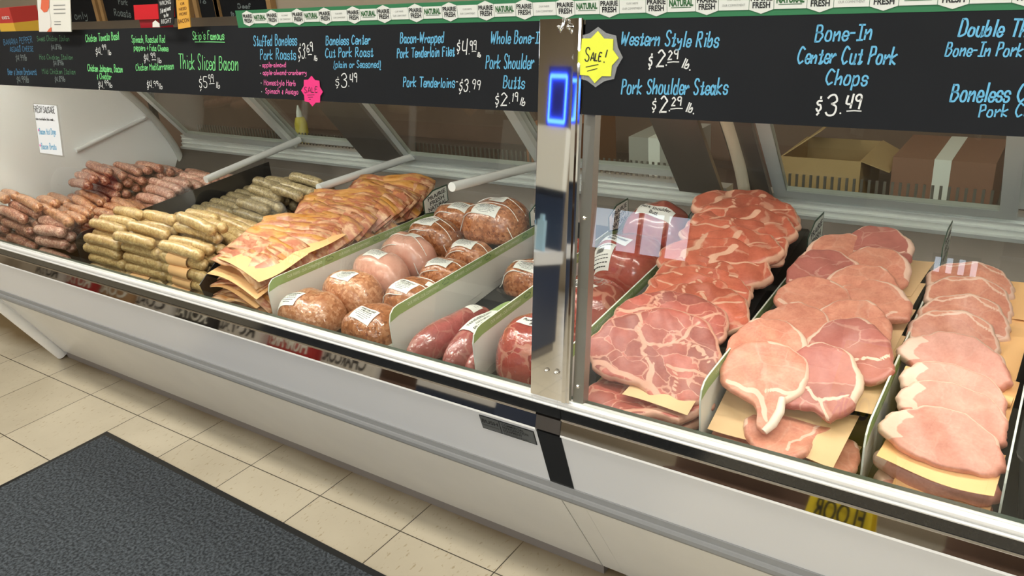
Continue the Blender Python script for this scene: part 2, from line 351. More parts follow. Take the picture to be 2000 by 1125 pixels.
# ------------------------------------------------------------------ the two display cases
def yg(z): return -0.2105+0.16*z          # glass front leans back
GU = Vector((0, 0.158, 0.9874))
XS = 2.064                                 # joint between the cases
ARC = [(0.36, 1.262), (0.50, 1.13), (0.60, 1.02), (0.68, 0.925), (0.745, 0.83), (0.79, 0.74), (0.815, 0.66), (0.82, 0.57)]
def arc_pts(x): 
    p = [(x, y, z) for y, z in ARC]; o = []
    for i in range(len(p)-1):
        a, b, c, d = [Vector(p[k]) for k in (max(i-1, 0), i, i+1, min(i+2, len(p)-1))]
        for j in range(4):
            t = j/4; o.append(0.5*(2*b+(c-a)*t+(2*a-5*b+4*c-d)*t*t+(3*b-a-3*c+d)*t**3))
    return o+[Vector(p[-1])]
DU = Vector((0, -0.78, 1)).normalized()    # sliding doors lean towards the shop
def door_pt(z): return 0.83-0.78*(z-0.75)
P_LOW = [(0.133, 0.030), (0.118, 0.034), (-0.062, 0.372), (-0.03, 0.385), (0.80, 0.385), (0.80, 0.030)]
P_BUMP = [(-0.076, 0.400), (-0.079, 0.3995), (-0.0805, 0.388), (-0.084, 0.387), (-0.0865, 0.382), (-0.0865, 0.374), (-0.083, 0.368), (-0.076, 0.366), (-0.055, 0.366), (-0.03, 0.386), (-0.03, 0.400)]
P_PANEL = [(-0.0765, 0.4003), (-0.1125, 0.5405), (-0.075, 0.5405), (-0.035, 0.4003)]
P_TRIM = [(-0.1128, 0.5407), (-0.1165, 0.5425), (-0.116, 0.5462), (-0.075, 0.5462), (-0.075, 0.5407)]
P_MIRR = [(-0.1155, 0.5465), (-0.1080, 0.5725), (-0.075, 0.5725), (-0.075, 0.5465)]
P_CHR = [(-0.1095, 0.5727), (-0.1115, 0.575), (-0.1095, 0.5775), (-0.075, 0.5775), (-0.075, 0.5727)]
P_STONE = [(-0.1085, 0.5777), (-0.1105, 0.6035), (-0.075, 0.6035), (-0.075, 0.5777)]
P_RAIL = [(-0.102, 0.6037), (-0.1160, 0.6037), (-0.1185, 0.6052), (-0.1195, 0.6078), (-0.1175, 0.6103), (-0.1150, 0.6112), (-0.1175, 0.6128), (-0.1190, 0.6158), (-0.1185, 0.6195), (-0.1165, 0.6222), (-0.1130, 0.6235), (-0.106, 0.6235), (-0.102, 0.622)]
def build_case(x0, x1, label, doors, posts):
    c = thing('refrigerated_display_case', ((x0+x1)/2, 0.3, 0), label, 'display case')
    part('kick_plate', MB().box(x0, x1-0.004, 0.128, 0.8, 0.0, 0.030), M['kick'], c)
    part('lower_panel', MB().prism_x(P_LOW, x0, x1-0.003), M['white_low'], c)
    part('bumper_rail', MB().prism_x(P_BUMP, x0, x1), M['bumper'], c)
    part('front_panel', MB().prism_x(P_PANEL, x0, x1), M['white'], c)
    part('panel_trim', MB().prism_x(P_TRIM, x0, x1), M['rail'], c)
    part('mirror_band', MB().prism_x(P_MIRR, x0, x1), M['mirror'], c)
    part('chrome_strip', MB().prism_x(P_CHR, x0, x1), M['chrome'], c)
    part('black_stone_band', MB().prism_x(P_STONE, x0, x1), M['blackgloss'], c)
    part('front_rail', MB().prism_x(P_RAIL, x0, x1), M['rail'], c)
    part('inner_lip', MB().prism_x([(-0.1018, 0.6), (-0.1018, 0.6205), (-0.088, 0.619), (-0.066, 0.572), (-0.055, 0.553), (-0.07, 0.55)], x0, x1), M['lip'], c)
    part('deck', MB().prism_x([(-0.07, 0.40), (-0.07, 0.550), (-0.05, 0.553), (0.10, 0.560), (0.79, 0.622), (0.80, 0.61), (0.80, 0.40)], x0, x1), M['deck'], c)
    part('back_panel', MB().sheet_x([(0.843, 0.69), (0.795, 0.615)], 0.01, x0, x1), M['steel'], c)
    sl = MB()
    sl.prism_x([(0.846, 0.688), (0.840, 0.690), (0.835, 0.704), (0.848, 0.706), (0.842, 0.720), (0.851, 0.722), (0.846, 0.736), (0.852, 0.738), (0.848, 0.752), (0.90, 0.752), (0.90, 0.688)], x0, x1)
    part('door_sill', sl, M['alu'], c)
    hd = MB().prism_x([(-0.012, 1.245), (-0.006, 1.262), (0.44, 1.262), (0.44, 1.235), (0.36, 1.235), (0.1, 1.245)], x0, x1)
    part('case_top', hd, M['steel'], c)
    part('lamp_tube', MB().tube([(x0+0.03, 0.05, 1.222), (x1-0.05, 0.05, 1.222)], 0.008), M['tube'], c)
    gz0, gz1 = 0.6237, 1.262
    part('front_glass', MB().prism_x([(yg(gz0)-0.003, gz0), (yg(gz1)-0.003, gz1), (yg(gz1)-0.0005, gz1), (yg(gz0)-0.0005, gz0)], x0+0.03, x1-0.01), M['glass'], c)
    # sliding doors in the leaning rear plane
    for i, (a, b, off) in enumerate(doors):
        o = Vector((0, 0.83, 0.75))+Vector((0, 0.79, 0.615))*off; fn = lambda u, v: o+Vector((1, 0, 0))*u+DU*v
        H = 0.60; fw = 0.034; d = MB(); nrm = Vector((0, 0.788, 0.615))
        def bar(u0, u1, v0, v1, mb, th=0.016):
            p = [fn(u0, v0), fn(u1, v0), fn(u1, v1), fn(u0, v1)]; q = [k+nrm*th for k in p]
            mb.add(p+q, [(0, 1, 2, 3), (7, 6, 5, 4), (0, 4, 5, 1), (1, 5, 6, 2), (2, 6, 7, 3), (3, 7, 4, 0)])
        bar(a, a+fw, 0, H, d); bar(b-fw, b, 0, H, d); bar(a+fw, b-fw, 0, fw*0.8, d); bar(a+fw, b-fw, H-fw, H, d)
        dr = part('sliding_door', d, M['alu'], c)
        g = MB(); bar(a+fw, b-fw, fw*0.8, H-fw, g, 0.004); part('pane', g, M['glass2'], dr)
    for (a, b) in posts:
        p = MB(); o = Vector((0, 0.826, 0.738))
        pts = [o+Vector((1, 0, 0))*a, o+Vector((1, 0, 0))*b, o+Vector((1, 0, 0))*b+DU*0.61, o+Vector((1, 0, 0))*a+DU*0.61]
        q = [k+Vector((0, 0.0095, 0.0075)) for k in pts]
        p.add(pts+q, [(0, 1, 2, 3), (7, 6, 5, 4), (0, 4, 5, 1), (1, 5, 6, 2), (2, 6, 7, 3), (3, 7, 4, 0)]); part('door_post', p, M['steel_dark'], c)
    return c
case1 = build_case(-0.40, XS, 'long white glass-fronted meat case on the left with sausages and roasts', [(-0.33, 0.37, 0), (0.34, 0.77, 0.03), (0.93, 1.52, 0), (1.49, 1.97, 0.03)], [(0.73, 0.935), (1.94, XS)])
case2 = build_case(XS+0.055, 3.6, 'white glass-fronted meat case on the right holding steaks and chops', [(2.20, 2.735, 0), (2.72, 3.3, 0.03)], [(XS+0.055, 2.195), (3.3, 3.58)])
# left end panel with its curved rear edge and grey gasket
ep = [(0.135, 0.0), (-0.03, 0.30), (-0.10, 0.42), (-0.112, 0.62), (-0.018, 1.262)]+ARC+[(0.82, 0.0)]
part('end_panel', MB().prism_x(ep, -0.44, -0.402), M['endwhite'], case1)
part('end_trim', MB().tube([(-0.42, 0.118, 0.012), (-0.42, -0.04, 0.30), (-0.42, -0.118, 0.43), (-0.42, -0.125, 0.62)], 0.022), M['endwhite'], case1)
for ax, ay, az, by, bz in ((-0.392, 0.70, 0.856, 0.385, 0.79), (0.40, 0.828, 0.785, 0.40, 0.742), (0.965, 0.828, 0.762, 0.40, 0.768), (1.52, 0.828, 0.785, 0.36, 0.835)):  # first bar paints a lamp reflection on the end panel; the rest are arms
    part('arm_and_reflection_bar', MB().tube([(ax, ay, az), (ax, by, bz)], 0.0125 if ax > 0 else 0.009, 12), M['rail'], case1)
for cs, g0, g1 in ((case1, -0.30, 1.93), (case2, 2.22, 3.25)):
    gr_ = MB(); gx = g0
    while gx < g1:
        if not (.73 < gx < .94): gr_.box(gx, gx+0.006, 0.872, 0.876, 0.755, 0.80)
        gx += .0175
    part('air_grille', gr_, M['steel_dark'], cs)['kind'] = 'stuff'
part('arched_gasket', MB().tube(arc_pts(-0.385), 0.014), mat('grey_gasket', (0.42, 0.42, 0.38), 0.5), case1)
part('arched_gasket', MB().tube(arc_pts(XS+0.075), 0.015), mat('cream_gasket', (0.66, 0.58, 0.43), 0.5), case2)
# black stone strip and chrome strip covering the joint, and the mirror-polished post in front of the glass
j0, j1 = XS+0.0005, XS+0.0545
part('joint_strip', MB().prism_x([(y-.0012, z) for y, z in P_PANEL], j0, j1), M['blackgloss'], case2)
part('joint_cap', MB().prism_x([(y-.0012, z) for y, z in P_MIRR], j0, j1), M['steel'], case2)
part('joint_band', MB().prism_x([(y-.0012, z) for y, z in P_STONE], j0, j1), M['blackgloss'], case2)
part('joint_rail', MB().prism_x(P_RAIL, j0, j1), M['rail'], case2)
part('joint_foot', MB().prism_x(P_LOW, j0, j1), M['white_low'], case2)
part('joint_bumper', MB().prism_x(P_BUMP, XS+0.0002, XS+0.0548), M['bumper'], case2)
def mullion():
    z0, z1 = 0.6245, 1.272; o = Vector((XS, yg(z0)-0.0075, z0)); L = (z1-z0)/0.9874
    mb = MB(); prof = []
    for k in range(9):
        u = k/8; prof.append((0.068*u, 0.0003*(1-(2*u-1)**2)))
    n = len(prof); nv = Vector((0, -0.9874, 0.158)); seg = 12; vs = []
    for j in range(seg+1):
        v = L*j/seg
        for (u, h) in prof: vs.append(o+Vector((u, 0, 0))+GU*v+nv*(h+0.004+0.0012*math.sin(v*9)))
    mb.add(vs, [(j*n+k, j*n+k+1, (j+1)*n+k+1, (j+1)*n+k) for j in range(seg) for k in range(n-1)], 0, True)
    bk = [o+GU*0-nv*0.004, o+Vector((0.068, 0, 0))-nv*0.004, o+Vector((0.068, 0, 0))+GU*L-nv*0.004, o+GU*L-nv*0.004]
    fr = [vs[0], vs[n-1], vs[-1], vs[-n]]
    mb.add(bk+fr, [(0, 4, 5, 1), (1, 5, 6, 2), (2, 6, 7, 3), (3, 7, 4, 0)])
    t = part('mirror_polished_post', mb, M['chrome'], case2, 'tall mirror-polished chrome post')
    eb = MB(); a = o+Vector((0.0685, 0, 0)); 
    for (u0, u1, h) in ((0, 0.008, 0.008), (0.008, 0.0135, 0.0045)):
        p = [a+Vector((u0, 0, 0))-nv*0.004, a+Vector((u1, 0, 0))-nv*0.004, a+Vector((u1, 0, 0))+nv*h, a+Vector((u0, 0, 0))+nv*h]
        eb.add(p+[k+GU*L for k in p], [(3, 2, 1, 0), (4, 5, 6, 7), (0, 1, 5, 4), (1, 2, 6, 5), (2, 3, 7, 6), (3, 0, 4, 7)])
    part('side_channel', eb, M['chrome'], t)
    def at(px, py):
        d = RX*((px-1000)/FOC)-UP*((py-562.5)/FOC)+FW; P0 = o+nv*0.0055
        return CAM+d*((P0-CAM).dot(nv)/d.dot(nv))
    for (px, py, r) in ((1068, 723, 0.0045), (1087, 727, 0.0055), (1093, 52, 0.0045), (1112, 52, 0.0045)):
        p = at(px, py); s = MB(); s.tube([p-nv*0.001, p+nv*0.002], r*1.05, 16); s.ball(p+nv*0.002, r*0.8, 0, 0.6); part('screw', s, M['chrome'], t)
    hk = MB(); p = at(1105, 40); hk.tube([p+nv*0.001, p+nv*0.006+GU*0.003, p+nv*0.008-GU*0.006, p+nv*0.012-GU*0.014, p+nv*0.016-GU*0.018, p+nv*0.019-GU*0.012], 0.0022); part('hook', hk, M['chrome'], t)
    return t
mullion()
nb = MB().box(XS+0.082, XS+0.10, yg(0.63)+0.004, yg(0.63)+0.03, 0.60, 0.63)
sp = MB(); zz0, zz1 = 0.62, 1.24
sp.add([(XS+0.083, yg(zz0)+0.001, zz0), (XS+0.104, yg(zz0)+0.001, zz0), (XS+0.104, yg(zz0)+0.02, zz0), (XS+0.083, yg(zz0)+0.02, zz0), (XS+0.083, yg(zz1)+0.001, zz1), (XS+0.104, yg(zz1)+0.001, zz1), (XS+0.104, yg(zz1)+0.02, zz1), (XS+0.083, yg(zz1)+0.02, zz1)],
       [(3, 2, 1, 0), (4, 5, 6, 7), (0, 1, 5, 4), (1, 2, 6, 5), (2, 3, 7, 6), (3, 0, 4, 7)])
ip = part('inner_post', sp, M['steel_dark'], case2)
for z in (0.655, 0.955): part('screw', MB().ball((XS+0.093, yg(z)-0.0005, z), 0.004), M['chrome'], ip)
# maker's plate on the front panel
def fp(px, py, lift=0.0):
    P0 = Vector((0, -0.0765, 0.4003)); nv = Vector((0, -0.1402, -0.036)).normalized()
    d = RX*((px-1000)/FOC)-UP*((py-562.5)/FOC)+FW; return CAM+d*((P0-CAM).dot(nv)/d.dot(nv))
A = fp(936, 809); B = fp(1046, 870); zc = (fp(936, 809).z+fp(936+4, 837).z)/2
def pfn(u, v, l=0.0): return Vector((u, -0.0765-0.2568*(v-0.4003)-0.0006-l, v))
xa, xb = A.x, fp(1042, 840).x; za, zb = A.z, A.z-0.036
pl = MB(); pl.add([pfn(xa, za), pfn(xb, za), pfn(xb, zb), pfn(xa, zb), pfn(xa, za, 0.001), pfn(xb, za, 0.001), pfn(xb, zb, 0.001), pfn(xa, zb, 0.001)], [(4, 7, 6, 5), (0, 1, 5, 4), (1, 2, 6, 5), (2, 3, 7, 6), (3, 0, 4, 7)])
np_ = part('maker_plate', pl, M['ink'], case1)
xm = xa+(xb-xa)*0.37; g = MB()
for (a, b) in ((xa+0.0015, xm-0.001), (xm+0.001, xb-0.0015)): g.add([pfn(a, za-0.0015, 0.0013), pfn(b, za-0.0015, 0.0013), pfn(b, zb+0.0015, 0.0013), pfn(a, zb+0.0015, 0.0013)], [(0, 3, 2, 1)])
part('plate_face', g, mat('plate_grey', (0.20, 0.21, 0.21), 0.35, 0.5), np_)
g = MB(); q = lambda u, v: pfn(u, v, 0.0017)
print_text(g, 'BUSH', ((xa+xm)/2, za-0.013), 0.009, q, (xm-xa)*0.82, bold=0.02)
print_text(g, 'REFRIGERATION', ((xa+xm)/2, za-0.024), 0.0035, q, (xm-xa)*0.8)
for i, t_ in enumerate(('COMMERCIAL', 'REFRIGERATION', 'EQUIPMENT')): print_text(g, t_, (xm+0.006, za-0.0075-0.0078*i), 0.0058, q, None, align='l', bold=0.015)
print_text(g, 'REFRIGERATION', (xm+0.006, za-0.031), 0.003, q, (xb-xm)*0.7, align='l')
part('plate_lettering', g, M['ink'], np_)
# ------------------------------------------------------------------ floor mat
def mat_mat():
    m, nt, b = newmat('charcoal_carpet'); L = nt.links; tc = N(nt, 'ShaderNodeTexCoord')
    nz = N(nt, 'ShaderNodeTexNoise'); nz.inputs['Scale'].default_value = 130; nz.inputs['Detail'].default_value = 3; L.new(tc.outputs['Object'], nz.inputs['Vector'])
    cr = N(nt, 'ShaderNodeValToRGB'); cr.color_ramp.elements[0].position = 0.38; cr.color_ramp.elements[1].position = 0.68
    cr.color_ramp.elements[0].color = (0.012, 0.016, 0.020, 1); cr.color_ramp.elements[1].color = (0.085, 0.10, 0.115, 1)
    L.new(nz.outputs[0], cr.inputs[0]); L.new(cr.outputs[0], b.inputs['Base Color']); b.inputs['Roughness'].default_value = 0.9
    bp = N(nt, 'ShaderNodeBump'); bp.inputs['Strength'].default_value = 0.8; bp.inputs['Distance'].default_value = 0.004; L.new(nz.outputs[0], bp.inputs['Height']); L.new(bp.outputs[0], b.inputs['Normal'])
    return m
c0 = on(210, 845, 2, 0); c1 = on(0, 945, 2, 0); c2 = on(750, 1125, 2, 0)
e1 = (c2-c0).normalized(); e2 = Vector((e1.y, -e1.x, 0))
if e2.y > 0: e2 = -e2
mt = thing('floor_mat', tuple((c0+Vector((0.9, -0.5, 0)))[:2])+(0,), 'charcoal carpet floor mat lying on the beige tiles in front of the case', 'mat')
LX, LY = 1.83, 0.95
k = [c0, c0+e1*LX, c0+e1*LX+e2*LY, c0+e2*LY]
fl = MB(); fl.add([p+Vector((0, 0, 0.0005)) for p in k]+[p+Vector((0, 0, 0.005)) for p in k], [(7, 6, 5, 4), (0, 1, 5, 4), (1, 2, 6, 5), (2, 3, 7, 6), (3, 0, 4, 7), (0, 3, 2, 1)][::1])
part('rubber_border', fl, M['blk'], mt)
ins = [c0+e1*0.02+e2*0.02, c0+e1*(LX-0.02)+e2*0.02, c0+e1*(LX-0.02)+e2*(LY-0.02), c0+e1*0.02+e2*(LY-0.02)]
fl = MB(); fl.add([p+Vector((0, 0, 0.005)) for p in ins]+[p+Vector((0, 0, 0.008)) for p in ins], [(7, 6, 5, 4), (0, 1, 5, 4), (1, 2, 6, 5), (2, 3, 7, 6), (3, 0, 4, 7)])
part('carpet_pile', fl, mat_mat(), mt)
# ------------------------------------------------------------------ price boards on the glass
NB = Vector((0, -0.9874, 0.158))
BO = Vector((0, yg(1.124), 1.124))+NB*0.0045
def bpx(px, py, lift=0.0):
    d = RX*((px-1000)/FOC)-UP*((py-562.5)/FOC)+FW; P0 = BO+NB*(0.004+lift)
    p = CAM+d*((P0-CAM).dot(NB)/d.dot(NB)); return (p.x, (p-P0).dot(GU))
def bf(lift): return lambda u, v: BO+NB*(0.004+lift)+Vector((1, 0, 0))*u+GU*v
BH = (1.2735-1.124)/0.9874
def board(x0, x1, label):
    t = thing('chalkboard_sign', ((x0+x1)/2, BO.y, BO.z), label, 'price board')
    b = MB(); p = [BO+Vector((u, 0, 0))+GU*v for u, v in ((x0, 0), (x1, 0), (x1, BH), (x0, BH))]; q = [k+NB*0.004 for k in p]
    b.add(p+q, [(3, 2, 1, 0), (4, 5, 6, 7), (0, 1, 5, 4), (1, 2, 6, 5), (2, 3, 7, 6), (3, 0, 4, 7)]); part('board_panel', b, M['board'], t)
    return t
bl = board(-0.46, XS-0.001, 'long black chalkboard of sausage and roast prices left of the post')
br_ = board(XS+0.0845, 3.5, 'black chalkboard of rib and chop prices right of the post')
def chalk(par, name, col, lines, pen=1.0, rnd=0.25):
    """lines: (text, px0,py0, px1,py1, cap height in px) - baseline ends measured on the photo"""
    for (t_, a, b, c_, d, h) in lines:
        mb = MB()
        p0 = bpx(a, b); p1 = bpx(c_, d); top = bpx(a, b-h); cap = top[1]-p0[1]
        if t_ == '_':
            ribbon(mb, [p0, ((p0[0]+p1[0])/2, (p0[1]+p1[1])/2+0.0006), p1], cap, bf(0.0004)); part('underline', mb, M[col], par); continue
        handwrite(mb, t_, p0, p1, cap, bf(0.0004), pen=0.0021*pen if cap > 0.016 else 0.00165*pen, rnd=rnd)
        part(name, mb, M[col], par)
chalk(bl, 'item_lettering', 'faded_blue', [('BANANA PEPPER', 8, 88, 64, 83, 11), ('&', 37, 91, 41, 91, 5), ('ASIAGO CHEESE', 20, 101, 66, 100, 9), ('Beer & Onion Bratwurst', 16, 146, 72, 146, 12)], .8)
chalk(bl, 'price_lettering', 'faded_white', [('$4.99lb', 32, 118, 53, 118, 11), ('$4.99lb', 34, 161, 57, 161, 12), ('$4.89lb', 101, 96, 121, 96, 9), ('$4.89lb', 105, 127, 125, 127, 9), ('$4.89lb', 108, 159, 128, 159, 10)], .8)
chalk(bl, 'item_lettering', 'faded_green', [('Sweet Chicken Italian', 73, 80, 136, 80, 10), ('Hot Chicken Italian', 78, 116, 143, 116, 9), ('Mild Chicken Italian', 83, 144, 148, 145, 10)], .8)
chalk(bl, 'item_lettering', 'chalk_green', [('Chicken Tomato Basil', 168, 82, 233, 77, 14), ('Chicken Jalapeno, Bacon', 172, 139, 240, 141, 13), ('& Cheddar', 190, 154, 218, 155, 11), ('Spinach, Roasted Red', 258, 83, 323, 83, 13),
   ('peppers + Feta Cheese', 262, 98, 329, 100, 11), ('Chicken Mediterranean', 266, 138, 340, 135, 13), ("Skip's Famous", 377, 77, 438, 77, 15), ('_', 381, 82, 439, 82.5, 1.6), ('Thick Sliced Bacon', 350, 134, 466, 138, 27)])
chalk(bl, 'price_lettering', 'chalk_white', [('$4.', 188, 106, 200, 106, 14), ('99', 200, 97, 208, 97, 9), ('lb', 211, 107, 218, 107, 9), ('$4.', 193, 171, 204, 172, 13), ('99', 205, 167, 213, 167, 9), ('lb', 214, 171, 220, 171, 9),
   ('$4.', 282, 119, 293, 119, 14), ('99', 295, 113, 304, 113, 9), ('_', 297, 117, 305, 117, 1.4), ('lb', 308, 122, 316, 123, 9), ('$4.', 288, 171, 300, 171, 14), ('99', 301, 168, 310, 168, 9), ('lb', 311, 173, 318, 174, 10),
   ('$5', 390, 171, 406, 171, 22), ('99', 408, 161, 418, 160, 14), ('_', 409, 164, 419, 163, 1.5), ('lb', 422, 171, 430, 173, 11)])
chalk(bl, 'item_lettering', 'chalk_blue', [('Stuffed Boneless', 496, 89, 580, 88, 19), ('Pork Roasts', 509, 116, 578, 116, 20), ('Boneless Center', 637, 88, 723, 86, 18), ('Cut Pork Roast', 636, 112, 729, 110, 18), ('(plain or Seasoned)', 652, 132, 745, 132, 13),
   ('Bacon-Wrapped', 782, 84, 867, 83, 19), ('Pork Tenderloin Filet', 776, 113, 888, 109, 18), ('Pork Tenderloins', 788, 169, 888, 171, 19), ('Whole Bone-In', 959, 85, 1060, 84, 22), ('Pork Shoulder', 949, 134, 1042, 134, 26), ('Butts', 983, 171, 1024, 173, 24)])
chalk(bl, 'flavour_lettering', 'chalk_pink', [('apple-almond', 513, 131, 559, 131, 9), ('apple-almond-cranberry', 514, 146, 599, 146, 9), ('Homestyle Herb', 516, 166, 578, 168, 11), ('Spinach & Asiago', 519, 182, 583, 184, 10)], .8)
chalk(bl, 'bullet_lettering', 'chalk_white', [('*', 507, 130, 511, 130, 5), ('*', 508, 145, 512, 145, 5), ('*', 509, 164, 513, 164, 5), ('*', 510, 181, 514, 181, 5)], 1.1)
chalk(bl, 'price_lettering', 'chalk_white', [('$3', 583, 113, 596, 114, 27), ('.', 597, 113, 598, 113, 8), ('69', 600, 102, 612, 100, 17), ('_', 602, 107, 609, 106.5, 1.6), ('lb', 613, 117, 620, 119, 9), ('$', 656, 167, 664, 167, 16), ('3', 667, 171, 679, 171, 28), ('.', 681, 168, 682, 168, 8), ('49', 684, 160, 698, 160, 17),
   ('$', 893, 99, 899, 99, 20), ('4', 903, 106, 913, 106, 28), ('.', 916, 105, 917, 105, 8), ('99', 918, 98, 931, 97, 17), ('_', 922, 101, 930, 100.5, 1.6), ('lb', 932, 110, 939, 112, 8), ('-', 891, 166, 895, 166, 14), ('$3', 897, 177, 914, 179, 22), ('.', 917, 179, 918, 179, 8), ('99', 921, 172, 937, 176, 17),
   ('$', 968, 203, 975, 203, 20), ('2', 979, 206, 992, 206, 22), ('.', 995, 201, 996, 201, 8), ('19', 1000, 198, 1012, 198, 17), ('lb', 1015, 204, 1025, 207, 14)])
chalk(br_, 'item_lettering', 'chalk_blue', [('Western Style Ribs', 1213, 87, 1402, 92, 26), ('Pork Shoulder Steaks', 1214, 183, 1420, 184, 27), ('Bone-In', 1592, 81, 1702, 77, 30), ('Center Cut Pork', 1557, 123, 1750, 125, 30), ('Chops', 1612, 164, 1692, 167, 30),
   ('Double Thick', 1872, 70, 2045, 72, 30), ('Bone-In Pork Chops', 1846, 109, 2080, 110, 26), ('Boneless Center', 1856, 198, 2080, 199, 34), ('Pork Chops', 1912, 228, 2060, 226, 25)], 1.15)
chalk(br_, 'price_lettering', 'chalk_white', [('$', 1267, 128, 1274, 128, 22), ('2', 1283, 130, 1299, 130, 29), ('.', 1301, 127, 1302, 127, 9), ('29', 1305, 116, 1325, 115, 16), ('_', 1304, 122, 1326, 121, 2), ('lb.', 1331, 131, 1349, 137, 18), ('$', 1274, 213, 1282, 213, 20), ('2', 1289, 219, 1304, 219, 28), ('.', 1307, 216, 1308, 216, 8), ('29', 1312, 206, 1331, 206, 15), ('_', 1310, 213, 1333, 212, 2), ('lb.', 1339, 217, 1356, 222, 18),
   ('$', 1594, 216, 1605, 216, 26), ('3', 1612, 226, 1634, 226, 42), ('.', 1641, 221, 1642, 221, 10), ('49', 1651, 210, 1680, 212, 27), ('_', 1654, 217, 1682, 217, 2.2)], 1.2)
# ------------------------------------------------------------------ sale stars
def hazy(name, k=.22):
    m, nt, b = newmat(name); tr = N(nt, 'ShaderNodeBsdfTransparent'); mx = N(nt, 'ShaderNodeMixShader'); mx.inputs[0].default_value = k
    b.inputs['Base Color'].default_value = (.75, .78, .78, 1); b.inputs['Roughness'].default_value = .25; out = nt.nodes['Material Output']
    nt.links.new(tr.outputs[0], mx.inputs[1]); nt.links.new(b.outputs[0], mx.inputs[2]); nt.links.new(mx.outputs[0], out.inputs[0]); return m
M['laminate'] = hazy('laminate_pouch')
def star(cx, cy, r, w_, n, inner, rot=0.0):
    return [(cx+(r if k % 2 == 0 else r*inner)*math.sin(PI*k/n+rot)*w_, cy+(r if k % 2 == 0 else r*inner)*math.cos(PI*k/n+rot)) for k in range(2*n)]
def sale(name, px, py, r, w_, col, label, text, tpos, pen, border=False):
    c_ = bpx(px, py); p0 = bf(0.0015)(*c_); t = thing(name, tuple(p0), label, 'sale sign')
    z = 0.0015
    if border:
        p = MB(); o = star(c_[0], c_[1], r*1.16, w_, 8, 0.86); p.plate(o, bf(0.0016)(0, 0), (1, 0, 0), GU, 0.0012); part('laminate_border', p, M['laminate'], t); z = 0.003
    p = MB(); p.plate(star(c_[0], c_[1], r, w_, 8, 0.80 if not border else .78, 0.02), bf(z)(0, 0), (1, 0, 0), GU, 0.0012); part('star_card', p, mat(name+'_card', col, 0.5), t)
    g = MB()
    for (t_, a, b, c2_, d, h) in tpos:
        q0 = bpx(a, b); q1 = bpx(c2_, d); h_ = bpx(a, b-h)[1]-q0[1]
        if t_ == '_': ribbon(g, [q0, q1], h_, bf(z+0.0016))
        else: handwrite(g, t_, q0, q1, h_, bf(z+0.0016), pen=pen)
    part('lettering', g, M['ink'], t); return t
sale('pink_sale_star', 611, 178, 0.0305, 1.06, (0.80, 0.035, 0.22), 'neon pink SALE star stuck on the lower edge of the left chalkboard', '', [('SALE', 597, 181, 623, 180, 10), ('_', 602, 185.5, 616, 185, 1), ('_', 604, 190, 613, 189.5, 1), ('_', 606, 194, 609, 194, 1)], 0.0012)
sale('yellow_sale_star', 1167, 112, 0.0395, 1.0, (0.80, 0.86, 0.06), 'yellow Sale star laminated in clear plastic beside the chrome post', '', [('S', 1145, 119, 1154, 119, 24), ('ALE', 1156, 118, 1177, 119, 15), ('!', 1180, 121, 1185, 122, 26), ('_', 1147, 131, 1171, 126, 1.6), ('_', 1150, 139, 1169, 134, 1.6)], 0.0019, True)
# ------------------------------------------------------------------ green brand strip standing on the board's top edge
BX0, BX1 = 1.284, 3.5
SO = bf(0.0012)(0, BH-0.001); 
bs = thing('shelf_edge_banner', (2.2, SO.y, SO.z), 'green and white printed banner strip along the top of the chalkboards', 'banner')
SH = 0.0285
def sf(l): return lambda u, v: SO+NB*l+Vector((1, 0, 0))*u+Vector((0, 0.0, 1))*v
b = MB(); b.plate([(BX0, -0.004), (BX1, -0.004), (BX1, SH+0.003), (BX0, SH+0.003)], SO-NB*0.001, (1, 0, 0), (0, 0, 1), 0.001); part('green_strip', b, mat('banner_green', (0.035, 0.20, 0.085), 0.4), bs)
MW = mat('banner_white', (0.74, 0.77, 0.72), 0.4)
def bx(px, py):
    d = RX*((px-1000)/FOC)-UP*((py-562.5)/FOC)+FW; p = CAM+d*((SO-CAM).dot(NB)/d.dot(NB)); return p.x
cells = []; xx = bx(476, 40); pitch = (bx(1110, 12)-bx(487, 38))/12.0/1.0
hexc = [bx(487, 38), bx(534, 36), bx(584, 33), bx(636, 31), bx(692, 29), bx(752, 27), bx(813, 25), bx(878, 22), bx(949, 19), bx(1026, 17), bx(1105, 13), bx(1192, 11)]
st = (hexc[-1]-hexc[0])/11
hexs = [hexc[0]+st*i for i in range(40) if hexc[0]+st*i < BX1-0.02]
hw = st*0.215; mid = SH/2
